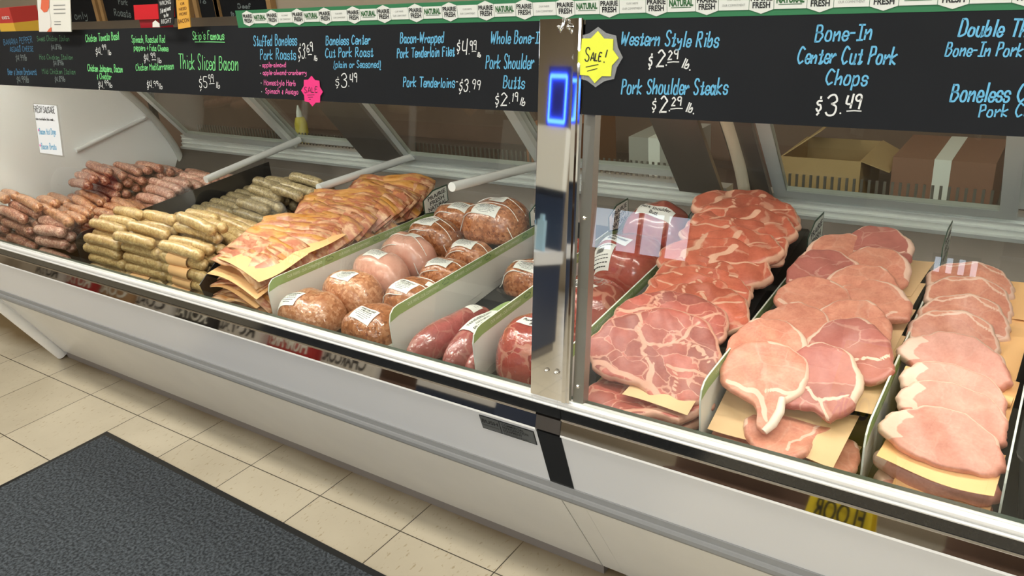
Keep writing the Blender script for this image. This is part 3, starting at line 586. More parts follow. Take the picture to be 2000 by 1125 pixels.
for i, x in enumerate(hexs):
    o = [(x-hw, mid-SH*.36), (x, mid-SH*.56), (x+hw, mid-SH*.36), (x+hw, mid+SH*.36), (x, mid+SH*.56), (x-hw, mid+SH*.36)]
    wm = MB(); wm.add([sf(0.0012)(*p) for p in o], [tuple(range(6))]); pn = part('logo_panel', wm, MW, bs); im = MB()
    print_text(im, 'PRAIRIE', (x, mid+SH*.17), SH*.25, sf(0.0016), hw*1.78, 0.0, bold=0.03); print_text(im, 'FRESH', (x, mid-SH*.15), SH*.27, sf(0.0016), hw*1.45, 0.0, bold=0.03); part('lettering', im, M['ink'], pn)
    if i+1 < len(hexs):
        a, c_ = x+hw*1.04, x+st-hw*1.04; m_ = (a+c_)/2; wm = MB(); gm = MB()
        wm.add([sf(0.0012)(*p) for p in ((a, mid-SH*.36), (c_, mid-SH*.36), (c_, mid+SH*.36), (a, mid+SH*.36))], [(0, 1, 2, 3)])
        pn = part('motto_panel', wm, MW, bs)
        if i % 2 == 0:
            print_text(gm, 'NATURAL', (m_, mid+SH*.07), SH*.30, sf(0.0016), (c_-a)*.86, bold=0.05)
            gm.add([sf(0.0016)(*p) for p in ((a+.006, mid-SH*.17), (c_-.006, mid-SH*.17), (c_-.006, mid-SH*.14), (a+.006, mid-SH*.14))], [(0, 1, 2, 3)])
        else:
            print_text(gm, 'OUR FARMS', (m_, mid+SH*.13), SH*.10, sf(0.0016), (c_-a)*.45); print_text(gm, 'OUR COMMITMENT', (m_, mid-SH*.13), SH*.11, sf(0.0016), (c_-a)*.76)
        part('lettering', gm, M['greenprint'] if i % 2 == 0 else M['greyink'], pn)
# ------------------------------------------------------------------ fresh sausage notice taped on the glass
def gf(lift): return lambda u, v: Vector((u, yg(0.9)-0.004, 0.9))+NB*lift+GU*v
def gpx(px, py):
    d = RX*((px-1000)/FOC)-UP*((py-562.5)/FOC)+FW; P0 = gf(0)(0, 0); p = CAM+d*((P0-CAM).dot(NB)/d.dot(NB)); return (p.x, (p-P0).dot(GU))
a = gpx(66, 203); b2 = gpx(118, 304); nx0, nx1, nv0, nv1 = a[0]+0.003, gpx(111, 205)[0], b2[1]+0.001, a[1]
t = thing('paper_notice', tuple(gf(0.001)((nx0+nx1)/2, nv0)), 'white FRESH SAUSAGE paper notice taped inside clear plastic on the left glass', 'notice')
b = MB(); b.plate([(nx0-.004, nv0-.004), (nx1+.008, nv0-.004), (nx1+.008, nv1+.002), (nx0-.004, nv1+.002)], gf(0.0008)(0, 0), (1, 0, 0), GU, 0.0005); part('plastic_sleeve', b, M['film'], t)
b = MB(); b.plate([(nx0, nv0), (nx1, nv0), (nx1, nv1), (nx0, nv1)], gf(0.0016)(0, 0), (1, 0, 0), GU, 0.0004); part('paper_sheet', b, mat('notice_paper', (0.80, 0.83, 0.86), 0.5), t)
g = MB(); p0 = gpx(68.5, 219); p1 = gpx(109, 221); handwrite(g, 'FRESH SAUSAGE', p0, p1, 0.017, gf(0.0024), 0.002)
p0 = gpx(72, 234); p1 = gpx(109, 236); handwrite(g, 'also available this week...', p0, p1, 0.007, gf(0.0024), 0.0012); part('heading_lettering', g, M['ink'], t)
g = MB(); handwrite(g, 'Bacon Hot Dogs', gpx(79, 262), gpx(111, 263), 0.017, gf(0.0024), 0.0018); part('blue_lettering', g, M['chalk_blue'], t); g = MB(); handwrite(g, 'Bacon Brats', gpx(83, 291), gpx(112, 292), 0.017, gf(0.0024), 0.0018); part('blue_lettering', g, M['chalk_blue'], t)
g = MB(); ribbon(g, [gpx(77, 254)], 0.006, gf(0.0024)); ribbon(g, [gpx(80, 284)], 0.006, gf(0.0024)); part('pink_bullets', g, M['chalk_pink'], t)
# ------------------------------------------------------------------ cards and things along the top of the case, menu boards behind
def top_card(name, pts_px, col, label, cat, y=None):
    """upright card leaning on the front edge of the case top; corner pixels top-left, top-right, bottom-right, bottom-left"""
    Y = y if y is not None else BO.y+0.006
    p = [on(px, py, 1, Y) for px, py in pts_px]; base = min(q.z for q in p)
    t = thing(name, ((p[3].x+p[2].x)/2, Y, base), label, cat)
    b = MB(); q = [k+Vector((0, 0.002, 0)) for k in p]; b.add(p+q, [(3, 2, 1, 0), (4, 5, 6, 7), (0, 1, 5, 4), (1, 2, 6, 5), (2, 3, 7, 6), (3, 0, 4, 7)]); part('card', b, col, t)
    U = (p[2]-p[3]); V = (p[0]-p[3])
    return t, (lambda u, v, l=0.0: p[3]+U*u+V*v+Vector((0, -0.0006-l, 0))), U.length, V.length
YB = BO.y-0.0095
t, f, W_, H_ = top_card('paper_poster', [(72, -14), (136, -14), (139, 62), (77, 62)], M['card'], 'cream paper poster with an orange and white drawing taped above the left board', 'poster', YB)
g = MB(); g.add([f(u, v) for u, v in ((0, 0), (.34, 0), (.40, .25), (.36, .6), (.42, 1), (0, 1))], [(0, 1, 2, 3, 4, 5)]); part('white_shape', g, M['label'], t)
g = MB(); g.add([f(u, v, .0006) for u, v in ((.16, .95), (.40, .98), (.37, .62), (.30, .52), (.20, .50), (.10, .60), (.13, .75))], [tuple(range(7))]); g.add([f(u, v, .0006) for u, v in ((.26, 0), (.40, .0), (.41, .12), (.33, .08))], [(0, 1, 2, 3)]); part('orange_shape', g, mat('orange_print', (0.75, 0.16, 0.08), 0.5), t)
g = MB()
for v in (.66, .56, .46, .25, .18): g.add([f(u, v_) for u, v_ in ((.5, v), (.5+.4*(.9 if v > .3 else .5), v), (.5+.4*(.9 if v > .3 else .5), v+.02), (.5, v+.02))], [(0, 1, 2, 3)])
part('print_lines', g, M['greyink'], t)
t, f, W_, H_ = top_card('black_slogan_sign', [(307, -18), (340, -18), (339, 48), (312, 52)], M['ink'], 'small black sign lettered WRONG above RIGHT standing on the left board', 'sign', YB)
g = MB()
F2 = lambda u, v: f(u/W_, v/H_)
print_text(g, 'WRONG', (W_*.52, H_*.64), H_*.12, F2, W_*.82); handwrite(g, 'I do not want', (W_*.14, H_*.37), (W_*.88, H_*.42), H_*.12, F2, .0016); handwrite(g, 'to be', (W_*.36, H_*.24), (W_*.68, H_*.26), H_*.1, F2, .0016); print_text(g, 'RIGHT', (W_*.52, H_*.13), H_*.13, F2, W_*.72)
part('lettering', g, M['chalk_white'], t)
t, f, W_, H_ = top_card('orange_bacon_sign', [(342, -22), (365, -22), (372, 53), (348, 57)], mat('orange_card', (0.72, 0.38, 0.06), .5), 'narrow orange sign ending in the word BACON beside the black sign', 'sign', YB-0.003)
g = MB(); F2 = lambda u, v: f(u/W_, v/H_)
for i, w1 in enumerate(('MAKES', 'MORE', 'OR', 'NEED', 'MORE')): print_text(g, w1, (W_*.5, H_*(.86-.125*i)), H_*.07, F2, W_*(.6 if len(w1) > 3 else .34))
print_text(g, 'BACON', (W_*.5, H_*.19), H_*.1, F2, W_*.86); part('lettering', g, mat('brown_ink', (0.10, 0.03, 0.01), .6), t)
# red bowl-like holder and a red and yellow carton standing on the case top
def ctop(px, py, z=1.262): return on(px, py, 2, z)
def upbox(name, x0p, x1p, ytop, ybot, Y, dep, mats, label, cat):
    a = on(x0p, ybot, 1, Y); b = on(x1p, ybot, 1, Y); z1 = on((x0p+x1p)/2, ytop, 1, Y).z
    t = thing(name, ((a.x+b.x)/2, Y, 1.2625), label, cat); return t, a.x, b.x, z1
t, xa, xb, zt = upbox('red_yellow_carton', 2, 31, 15, 60, 0.05, 0.1, None, 'red and yellow carton standing on the case top at far left', 'carton')
part('carton_body', MB().box(xa, xb, 0.05, 0.13, 1.2625, zt), mat('carton_red', (0.52, 0.045, 0.035), .45), t)
zy = on(16, 45, 1, 0.05).z; part('yellow_band', MB().box(xa-.0008, xb+.0008, 0.0492, 0.1308, 1.2627, zy), mat('carton_yellow', (0.75, 0.45, 0.05), .45), t)
g = MB(); ff = lambda u, v: Vector((u, 0.0486, v)); print_text(g, 'extra', ((xa+xb)/2+.01, on(16, 33, 1, .05).z), .012, ff, (xb-xa)*.5); part('lettering', g, M['label'], t)
t, xa, xb, zt = upbox('red_plastic_tray', 263, 310, 9, 38, 0.03, 0.1, None, 'glossy red plastic tray standing on the case top beside the black sign', 'tray')
zb = on(285, 38, 1, 0.03).z
mb = MB(); mb.prism_x([(0.03, zb), (0.036, zt), (0.040, zt), (0.036, zb+.004), (0.07, zb+.004), (0.078, zt-.006), (0.082, zt-.006), (0.076, zb)], xa, xb); part('tray_body', mb, mat('red_plastic', (0.60, 0.02, 0.03), .15), t)
mb = MB(); mb.box(xa+.01, xb-.01, 0.035, 0.072, 1.2625, zb-.0005); part('tray_foot', mb, mat('red_plastic_foot', (0.35, 0.02, 0.03), .2), t)
a = on(298, 52, 1, YB); t = thing('paper_scrap', (a.x+.01, YB, a.z), 'torn white paper scrap tucked behind the black slogan sign', 'paper')
p = [on(px, py, 1, YB+.003) for px, py in ((298, 53), (298, 44), (303, 40), (312, 47), (312, 53))]; mb = MB(); k = [q+Vector((0, .001, 0)) for q in p]; mb.add(p+k, [(4, 3, 2, 1, 0), (5, 6, 7, 8, 9)]+[(i, (i+1) % 5, 5+(i+1) % 5, 5+i) for i in range(5)]); part('paper', mb, M['label'], t)
# framed chalk menu boards on the wall behind
YW = 1.6
struct('wall_partition', MB().box(-4.4, 6.4, YW+.001, YW+0.1, 0, CEIL), M['wall'])
def menu(x0p, x1p, y0p, y1p, label, txt, rot=0.0, framed=True):
    a = on(x0p, y1p, 1, YW-.03); b = on(x1p, y0p, 1, YW-.03); x0, x1, z0 = a.x, b.x, a.z-0.13; z1 = z0+0.55
    t = thing('menu_chalkboard', ((x0+x1)/2, YW-.02, z0), label, 'menu board')
    part('slate', MB().box(x0, x1, YW-.02, YW-.0005, z0, z1), M['board'], t)
    fr = MB(); w_ = .032
    for (p0, p1, q0, q1) in ((x0-w_, x0, z0-w_, z1+w_), (x1, x1+w_, z0-w_, z1+w_), (x0, x1, z0-w_, z0), (x0, x1, z1, z1+w_)): fr.box(p0, p1, YW-.035, YW-.0005, q0, q1)
    part('wood_frame', fr, M['wood'], t)
    g = MB(); f2 = lambda u, v: Vector((u, YW-.0206, v))
    for (s_, px0, py0, px1, py1, h) in txt:
        p0 = on(px0, py0, 1, YW-.0206); p1 = on(px1, py1, 1, YW-.0206); handwrite(g, s_, (p0.x, p0.z), (p1.x, p1.z), on(px0, py0-h, 1, YW-.0206).z-p0.z, f2, .005)
    part('chalk_lettering', g, M['faded_white'], t); return t
menu(139, 180, 0, 58, 'menu chalkboard in oak frame behind the cream poster', [('only', 147, 38, 172, 36, 14), ('290', 144, 56, 160, 55, 9)])
menu(212, 360, 0, 58, 'wide menu chalkboard in oak frame behind the red tray and slogan signs', [('Roasts', 224, 30, 256, 34, 14), ('Steak', 226, 50, 262, 54, 10), ('Pork', 232, 8, 250, 10, 12)])
menu(386, 417, 0, 10, 'small menu chalkboard in oak frame right of the orange sign', [('18', 390, 6, 404, 6, 12)])
menu(434, 520, 0, 44, 'menu chalkboard in oak frame at the left end of the green banner', [('lb', 452, 32, 458, 30, 8), ('3', 463, 44, 470, 42, 14), ('Beef', 465, 16, 490, 16, 8)])
# ------------------------------------------------------------------ dividers between the meats
def dz(y): return 0.553 if y < -0.05 else (0.553+0.007*(y+0.05)/0.15 if y < 0.10 else 0.560+0.062*(y-0.10)/0.69)
def divider(x, zf, zb, yb, label, black=False, card=None, yf=-0.045, group=None, front=None, green=True):
    t = thing('meat_divider', (x, 0.3, dz(0.3)), label, 'divider', group)
    top = lambda y: zf+(zb-zf)*(y-yf)/(yb-yf)
    if front: prof = list(front)
    else: prof = [(yf, dz(yf)+0.001), (yf-0.002, zf-0.03), (yf+0.004, zf-0.012), (yf+0.016, zf-0.002), (yf+0.03, top(yf+0.03))]
    prof += [(yb, zb), (yb, dz(yb)+0.002)] + [(y, dz(y)+0.001) for y in (0.5, 0.3, 0.10)]
    part('divider_panel', MB().prism_x(prof, x-0.0015, x+0.0015), M['blk'] if black else M['divwhite'], t)
    if not black and green:
        for sx in (1, -1):
            xx = x+sx*0.0019; bd = 0.021
            o = [(yf-0.001, zf-0.03), (yf+0.004, zf-0.012), (yf+0.016, zf-0.002), (yf+0.03, top(yf+0.03)), (yb-0.001, zb), (yb-0.001, zb-bd), (yf+0.03, top(yf+.03)-bd-.003)]
            g = MB(); g.add([(xx, y, z) for y, z in o], [tuple(range(7)) if sx < 0 else tuple(range(7))[::-1]]); gp = part('green_band', g, M['divgreen'], t)
            if sx > 0:
                l = MB(); k = MB(); nrep = 3; span = (yb-.12-yf-.05)/nrep; sl = math.atan2(zb-zf, yb-yf)
                fn = lambda u, v: Vector((xx+0.0005, u, v))
                for i in range(nrep):
                    cy = yf+0.045+span*(i+.42); print_text(l, 'OUR FARMS - OUR COMMITMENT', (cy, top(cy)-.011), .0075, fn, span*.66, sl)
                    cy = yf+0.045+span*(i+.90)
                    for q in range(7):
                        a_ = PI*(q+.5)/7; c_ = (cy-.013*math.cos(a_), top(cy)-.012+.007*math.sin(a_)); k.add([fn(c_[0]-.0012, c_[1]-.001), fn(c_[0]+.0012, c_[1]-.001), fn(c_[0]+.0012, c_[1]+.0015), fn(c_[0]-.0012, c_[1]+.0015)], [(0, 1, 2, 3)])
                    print_text(k, 'Natural', (cy, top(cy)-.014), .005, fn, .018, sl)
                part('band_lettering', l, M['white_ink'], gp); part('band_emblem', k, M['greenprint'], gp)
    if card:
        y0, y1, z0, z1 = card; w_ = y1-y0; h_ = z1-z0
        def shp(m): return [(y0+m, z0+m*.6), (y0+w_*.45, z0-.010+m), (y1-m, z0+.012+m*.3), (y1-m, z1-m), (y0+w_*.42+m*.3, z1-m), (y0+m, z1-h_*.34-m*.2)]
        c_ = MB(); c_.prism_x(shp(0), x+0.0022, x+0.0034); cp = part('sign_card', c_, mat('card_green', (0.02, 0.07, 0.04), .4) if 'card_green' not in bpy.data.materials else bpy.data.materials['card_green'], t)
        c_ = MB(); c_.add([(x+0.0038, y, z) for y, z in shp(0.004)], [tuple(range(6))]); part('card_face', c_, M['card'], cp)
        l = MB(); fn = lambda u, v: Vector((x+0.0042, u, v)); sl = 0.10
        for i, (w1, ww) in enumerate((('PRAIRIE', .72), ('FRESH', .58), ('NATURAL', .74))): print_text(l, w1, (y0+w_*(.54), z1-h_*(.30+.26*i)), h_*.19, fn, w_*ww, sl, bold=.02)
        part('card_lettering', l, M['ink'], cp)
    return t
divider(0.335, 0.678, 0.722, 0.72, 'black divider between the red sausages and the tan sausages', True)
divider(0.968, 0.68, 0.70, 0.74, 'black divider with a sloped front corner between tan sausages and bacon', True, front=[(-0.042, 0.555), (-0.058, 0.627), (0.005, 0.672), (0.02, 0.68)])
divider(1.240, 0.680, 0.668, 0.66, 'green-edged white divider between the bacon and the wrapped roasts', card=(0.548, 0.665, 0.672, 0.735))
divider(1.645, 0.680, 0.690, 0.63, 'green-edged white divider between the wrapped roasts and the tenderloins', card=(0.515, 0.63, 0.694, 0.757))
divider(1.875, 0.680, 0.712, 0.64, 'green-edged white divider between the tenderloins and the shoulder butts', card=(0.53, 0.64, 0.706, 0.765))
divider(2.094, 0.682, 0.738, 0.65, 'green-edged white divider just right of the chrome post, before the shoulder steaks', card=(0.52, 0.65, 0.735, 0.80))
divider(2.362, 0.681, 0.720, 0.67, 'green-edged white divider between the shoulder steaks and the bone-in chops', card=(0.545, 0.668, 0.695, 0.775))
divider(2.626, 0.672, 0.732, 0.66, 'green-edged white divider between the bone-in and the boneless chops', card=(0.55, 0.655, 0.72, 0.79))
divider(2.812, 0.672, 0.735, 0.70, 'plain pale divider at far right beside the black tub', green=False)
# black tub at the right edge
t = thing('meat_tub', (2.95, 0.3, dz(0.3)), 'black plastic meat tub at the right edge of the photo', 'tub')
def tubo(i, z, dzz=0.0):
    x0, x1, y0, y1 = 2.822+i, 3.09-i, -0.04+i, 0.62-i; o = []
    for cx, cy, a0 in ((x1-.03, y1-.03, 0), (x0+.03, y1-.03, 1), (x0+.03, y0+.03, 2), (x1-.03, y0+.03, 3)):
        for k in range(5): a = PI/2*(a0+k/4); o.append(Vector((cx+.03*math.cos(a), cy+.03*math.sin(a), z+(dz(cy)-dz(0))*0.9)))
    return o
mb = MB(); L = [tubo(.012, .562), tubo(0, .675), tubo(-.004, .676), tubo(-.004, .68), tubo(.003, .68), tubo(.014, .568)]; n = 20; vs = [p for l in L for p in l]
mb.add(vs, [(j*n+k, j*n+(k+1) % n, (j+1)*n+(k+1) % n, (j+1)*n+k) for j in range(5) for k in range(n)]+[tuple(range(n))[::-1], tuple(range(5*n, 6*n))], 0, False); part('tub_shell', mb, M['blk'], t)
# ------------------------------------------------------------------ meat materials
def ramp(nt, pts):
    r = N(nt, 'ShaderNodeValToRGB'); e = r.color_ramp.elements
    while len(e) < len(pts): e.new(0.5)
    for k, (p, c) in zip(e, pts): k.position = p; k.color = (*c, 1)
    return r
def sausage_mat(name, c_dark, c_mid, c_fat, scale=190, fatpos=0.62, rough=0.32):
    m, nt, b = newmat(name); L = nt.links; tc = N(nt, 'ShaderNodeTexCoord'); oi = N(nt, 'ShaderNodeObjectInfo')
    vo = N(nt, 'ShaderNodeTexVoronoi'); vo.inputs['Scale'].default_value = scale; vo.inputs['Randomness'].default_value = 1
    ad = N(nt, 'ShaderNodeVectorMath', operation='ADD'); L.new(tc.outputs['Object'], ad.inputs[0]); L.new(oi.outputs['Random'], ad.inputs[1]); wn = N(nt, 'ShaderNodeTexNoise'); wn.inputs['Scale'].default_value = scale*.9; wn.inputs['Detail'].default_value = 3; L.new(ad.outputs[0], wn.inputs['Vector'])
    ws = N(nt, 'ShaderNodeVectorMath', operation='SCALE'); ws.inputs['Scale'].default_value = 1.3/scale; L.new(wn.outputs['Color'], ws.inputs[0])
    wa = N(nt, 'ShaderNodeVectorMath', operation='ADD'); L.new(ad.outputs[0], wa.inputs[0]); L.new(ws.outputs[0], wa.inputs[1]); L.new(wa.outputs[0], vo.inputs['Vector'])
    sp = N(nt, 'ShaderNodeSeparateColor'); L.new(vo.outputs['Color'], sp.inputs[0])
    nz = N(nt, 'ShaderNodeTexNoise'); nz.inputs['Scale'].default_value = 35; nz.inputs['Detail'].default_value = 4; L.new(ad.outputs[0], nz.inputs['Vector'])
    mi = N(nt, 'ShaderNodeMath', operation='MULTIPLY_ADD'); mi.inputs[1].default_value = 0.5; L.new(nz.outputs[0], mi.inputs[0]); 
    m5 = N(nt, 'ShaderNodeMath', operation='MULTIPLY'); m5.inputs[1].default_value = 0.55; L.new(sp.outputs[0], m5.inputs[0]); L.new(m5.outputs[0], mi.inputs[2])
    r = ramp(nt, [(0.25, c_dark), (0.48, c_mid), (fatpos, c_mid), (fatpos+0.1, c_fat)]); L.new(mi.outputs[0], r.inputs[0])
    hs = N(nt, 'ShaderNodeHueSaturation'); mr = N(nt, 'ShaderNodeMapRange'); mr.inputs['To Min'].default_value = 0.86; mr.inputs['To Max'].default_value = 1.12; L.new(oi.outputs['Random'], mr.inputs[0]); L.new(mr.outputs[0], hs.inputs['Value'])
    L.new(r.outputs[0], hs.inputs['Color']); L.new(hs.outputs[0], b.inputs['Base Color']); b.inputs['Roughness'].default_value = rough
    bp = N(nt, 'ShaderNodeBump'); bp.inputs['Strength'].default_value = 0.35; bp.inputs['Distance'].default_value = 0.002; L.new(mi.outputs[0], bp.inputs['Height']); L.new(bp.outputs[0], b.inputs['Normal'])
    b.inputs['Coat Weight'].default_value = 0.3; b.inputs['Coat Roughness'].default_value = 0.2
    return m
M['s_red'] = sausage_mat('coarse_red_sausage', (0.19, 0.055, 0.035), (0.38, 0.13, 0.08), (0.62, 0.34, 0.22), 230, .56)
M['s_pink'] = sausage_mat('coarse_pink_sausage', (0.36, 0.14, 0.10), (0.54, 0.25, 0.18), (0.72, 0.46, 0.34), 230, .54)
M['s_org'] = sausage_mat('paprika_sausage', (0.24, 0.075, 0.03), (0.45, 0.175, 0.075), (0.62, 0.33, 0.17), 220, .57)
M['s_tan'] = sausage_mat('tan_chicken_sausage', (0.39, 0.235, 0.085), (0.53, 0.345, 0.145), (0.64, 0.46, 0.21), 190, .58)
M['s_herb'] = sausage_mat('herb_flecked_sausage', (0.17, 0.125, 0.06), (0.33, 0.25, 0.13), (0.47, 0.37, 0.20), 230, .58)
def meat_mat(name, lean, lean2, fat, marb=0.0, mscale=20, mwidth=0.05, rough=0.42):
    """lean meat; the 'fat' attribute of the mesh lays the fat rim and seams, a warped cell pattern adds marbling"""
    m, nt, b = newmat(name); L = nt.links; tc = N(nt, 'ShaderNodeTexCoord'); oi = N(nt, 'ShaderNodeObjectInfo')
    mr = N(nt, 'ShaderNodeMath', operation='MULTIPLY'); mr.inputs[1].default_value = 7.0; L.new(oi.outputs['Random'], mr.inputs[0])
    ad = N(nt, 'ShaderNodeVectorMath', operation='ADD'); L.new(tc.outputs['Object'], ad.inputs[0]); L.new(mr.outputs[0], ad.inputs[1])
    n1 = N(nt, 'ShaderNodeTexNoise'); n1.inputs['Scale'].default_value = 42; n1.inputs['Detail'].default_value = 8; n1.inputs['Roughness'].default_value = .65; L.new(ad.outputs[0], n1.inputs['Vector'])
    fg = N(nt, 'ShaderNodeTexNoise'); fg.inputs['Scale'].default_value = 260; fg.inputs['Detail'].default_value = 3; L.new(ad.outputs[0], fg.inputs['Vector'])
    fx = N(nt, 'ShaderNodeMath', operation='MULTIPLY_ADD'); fx.inputs[1].default_value = 0.35; L.new(fg.outputs[0], fx.inputs[0]); L.new(n1.outputs[0], fx.inputs[2])
    lr = ramp(nt, [(0.50, lean2), (0.84, lean)]); L.new(fx.outputs[0], lr.inputs[0])
    nd = N(nt, 'ShaderNodeTexNoise'); nd.inputs['Scale'].default_value = 20; nd.inputs['Detail'].default_value = 5; L.new(ad.outputs[0], nd.inputs['Vector'])
    sc = N(nt, 'ShaderNodeVectorMath', operation='SCALE'); sc.inputs['Scale'].default_value = 0.038; L.new(nd.outputs['Color'], sc.inputs[0])
    a2 = N(nt, 'ShaderNodeVectorMath', operation='ADD'); L.new(ad.outputs[0], a2.inputs[0]); L.new(sc.outputs[0], a2.inputs[1])
    mp = N(nt, 'ShaderNodeMapping'); mp.inputs['Scale'].default_value = (0.75, 1.15, 1.0); L.new(a2.outputs[0], mp.inputs['Vector'])
    vo = N(nt, 'ShaderNodeTexVoronoi', feature='DISTANCE_TO_EDGE'); vo.inputs['Scale'].default_value = mscale; L.new(mp.outputs[0], vo.inputs['Vector'])
    nw = N(nt, 'ShaderNodeTexNoise'); nw.inputs['Scale'].default_value = 30; L.new(ad.outputs[0], nw.inputs['Vector'])
    wd = N(nt, 'ShaderNodeMapRange'); wd.inputs['From Min'].default_value = 0.35; wd.inputs['From Max'].default_value = 0.72; wd.inputs['To Min'].default_value = 0.002; wd.inputs['To Max'].default_value = mwidth*2; L.new(nw.outputs[0], wd.inputs['Value'])
    su = N(nt, 'ShaderNodeMath', operation='DIVIDE'); L.new(vo.outputs['Distance'], su.inputs[0]); L.new(wd.outputs[0], su.inputs[1])
    ms = N(nt, 'ShaderNodeMapRange'); ms.inputs['From Min'].default_value = 0.7; ms.inputs['From Max'].default_value = 1.5; ms.inputs['To Min'].default_value = marb; ms.inputs['To Max'].default_value = 0; L.new(su.outputs[0], ms.inputs['Value'])
    at = N(nt, 'ShaderNodeAttribute'); at.attribute_name = 'fat'
    n3 = N(nt, 'ShaderNodeTexNoise'); n3.inputs['Scale'].default_value = 90; n3.inputs['Detail'].default_value = 3; L.new(ad.outputs[0], n3.inputs['Vector'])
    m3 = N(nt, 'ShaderNodeMath', operation='MULTIPLY_ADD'); m3.inputs[1].default_value = 0.4; L.new(n3.outputs[0], m3.inputs[0]); L.new(at.outputs['Fac'], m3.inputs[2])
    fm = N(nt, 'ShaderNodeMapRange'); fm.inputs['From Min'].default_value = 0.60; fm.inputs['From Max'].default_value = 0.80; L.new(m3.outputs[0], fm.inputs['Value'])
    mx = N(nt, 'ShaderNodeMath', operation='MAXIMUM'); L.new(fm.outputs[0], mx.inputs[0]); L.new(ms.outputs[0], mx.inputs[1])
    vc = N(nt, 'ShaderNodeTexVoronoi'); vc.inputs['Scale'].default_value = mscale; L.new(mp.outputs[0], vc.inputs['Vector'])
    sp = N(nt, 'ShaderNodeSeparateColor'); L.new(vc.outputs['Color'], sp.inputs[0]); vr = N(nt, 'ShaderNodeMapRange'); vr.inputs['To Min'].default_value = 1-.30*min(1, marb*1.3); vr.inputs['To Max'].default_value = 1+.22*min(1, marb*1.3); L.new(sp.outputs[0], vr.inputs['Value'])
    hv = N(nt, 'ShaderNodeHueSaturation'); L.new(vr.outputs[0], hv.inputs['Value']); L.new(lr.outputs[0], hv.inputs['Color'])
    mc = N(nt, 'ShaderNodeMix', data_type='RGBA'); L.new(mx.outputs[0], mc.inputs[0]); L.new(hv.outputs[0], mc.inputs[6]); mc.inputs[7].default_value = (*fat, 1)
    L.new(mc.outputs[2], b.inputs['Base Color']); b.inputs['Roughness'].default_value = rough
    bp = N(nt, 'ShaderNodeBump'); bp.inputs['Strength'].default_value = 0.3; bp.inputs['Distance'].default_value = 0.0025; L.new(n3.outputs[0], bp.inputs['Height']); L.new(bp.outputs[0], b.inputs['Normal'])
    b.inputs['Coat Weight'].default_value = 0.12; b.inputs['Coat Roughness'].default_value = 0.25
    return m
FAT = (0.76, 0.50, 0.39)
M['shoulder'] = meat_mat('shoulder_steak', (0.46, 0.125, 0.095), (0.35, 0.08, 0.062), (0.64, 0.33, 0.24), 0.7, 27, 0.026)
M['shoulder_lean'] = meat_mat('shoulder_strips', (0.56, 0.145, 0.085), (0.44, 0.095, 0.055), (0.70, 0.39, 0.27), 0.5, 9, 0.022)
M['chop'] = meat_mat('bone_in_chop', (0.69, 0.30, 0.205), (0.53, 0.185, 0.125), FAT, 0.18, 16, 0.02)
M['loin'] = meat_mat('boneless_chop', (0.69, 0.31, 0.235), (0.56, 0.215, 0.16), FAT, 0.10, 16, 0.015)
M['butt'] = meat_mat('shoulder_butt', (0.42, 0.085, 0.06), (0.30, 0.055, 0.042), (0.64, 0.31, 0.22), 0.6, 17, 0.04, 0.25)
M['tender'] = meat_mat('tenderloin', (0.42, 0.125, 0.11), (0.30, 0.08, 0.072), (0.60, 0.36, 0.28), 0.25, 18, 0.03, 0.25)
M['roast_brown'] = sausage_mat('seasoned_roast', (0.21, 0.06, 0.02), (0.38, 0.13, 0.048), (0.50, 0.21, 0.095), 170, .60, .3)
M['roast_tan'] = sausage_mat('tan_seasoned_roast', (0.36, 0.13, 0.055), (0.50, 0.21, 0.10), (0.62, 0.32, 0.18), 170, .58, .3)
M['roast_pink'] = meat_mat('plain_loin_roast', (0.72, 0.38, 0.29), (0.66, 0.32, 0.235), (0.80, 0.54, 0.42), 0.15, 14, 0.03, 0.3)
for k in ('butt', 'tender', 'roast_brown', 'roast_tan', 'roast_pink'):
    b = M[k].node_tree.nodes['Principled BSDF']; b.inputs['Coat Weight'].default_value = 0.9; b.inputs['Coat Roughness'].default_value = 0.07
    nt = M[k].node_tree; tc = N(nt, 'ShaderNodeTexCoord'); wv = N(nt, 'ShaderNodeTexNoise'); wv.inputs['Scale'].default_value = 34; wv.inputs['Detail'].default_value = 2; wv.inputs['Distortion'].default_value = 1.6
    mp = N(nt, 'ShaderNodeMapping'); mp.inputs['Scale'].default_value = (1.0, 0.35, 1.0); mp.inputs['Rotation'].default_value = (0, 0, .6); nt.links.new(tc.outputs['Object'], mp.inputs[0]); nt.links.new(mp.outputs[0], wv.inputs['Vector'])
    bp = N(nt, 'ShaderNodeBump'); bp.inputs['Strength'].default_value = 0.9; bp.inputs['Distance'].default_value = 0.006; nt.links.new(wv.outputs[0], bp.inputs['Height']); nt.links.new(bp.outputs[0], b.inputs['Coat Normal'])
M['bone'] = mat('bone', (0.80, 0.66, 0.55), 0.45, noise=0.15, nscale=60)
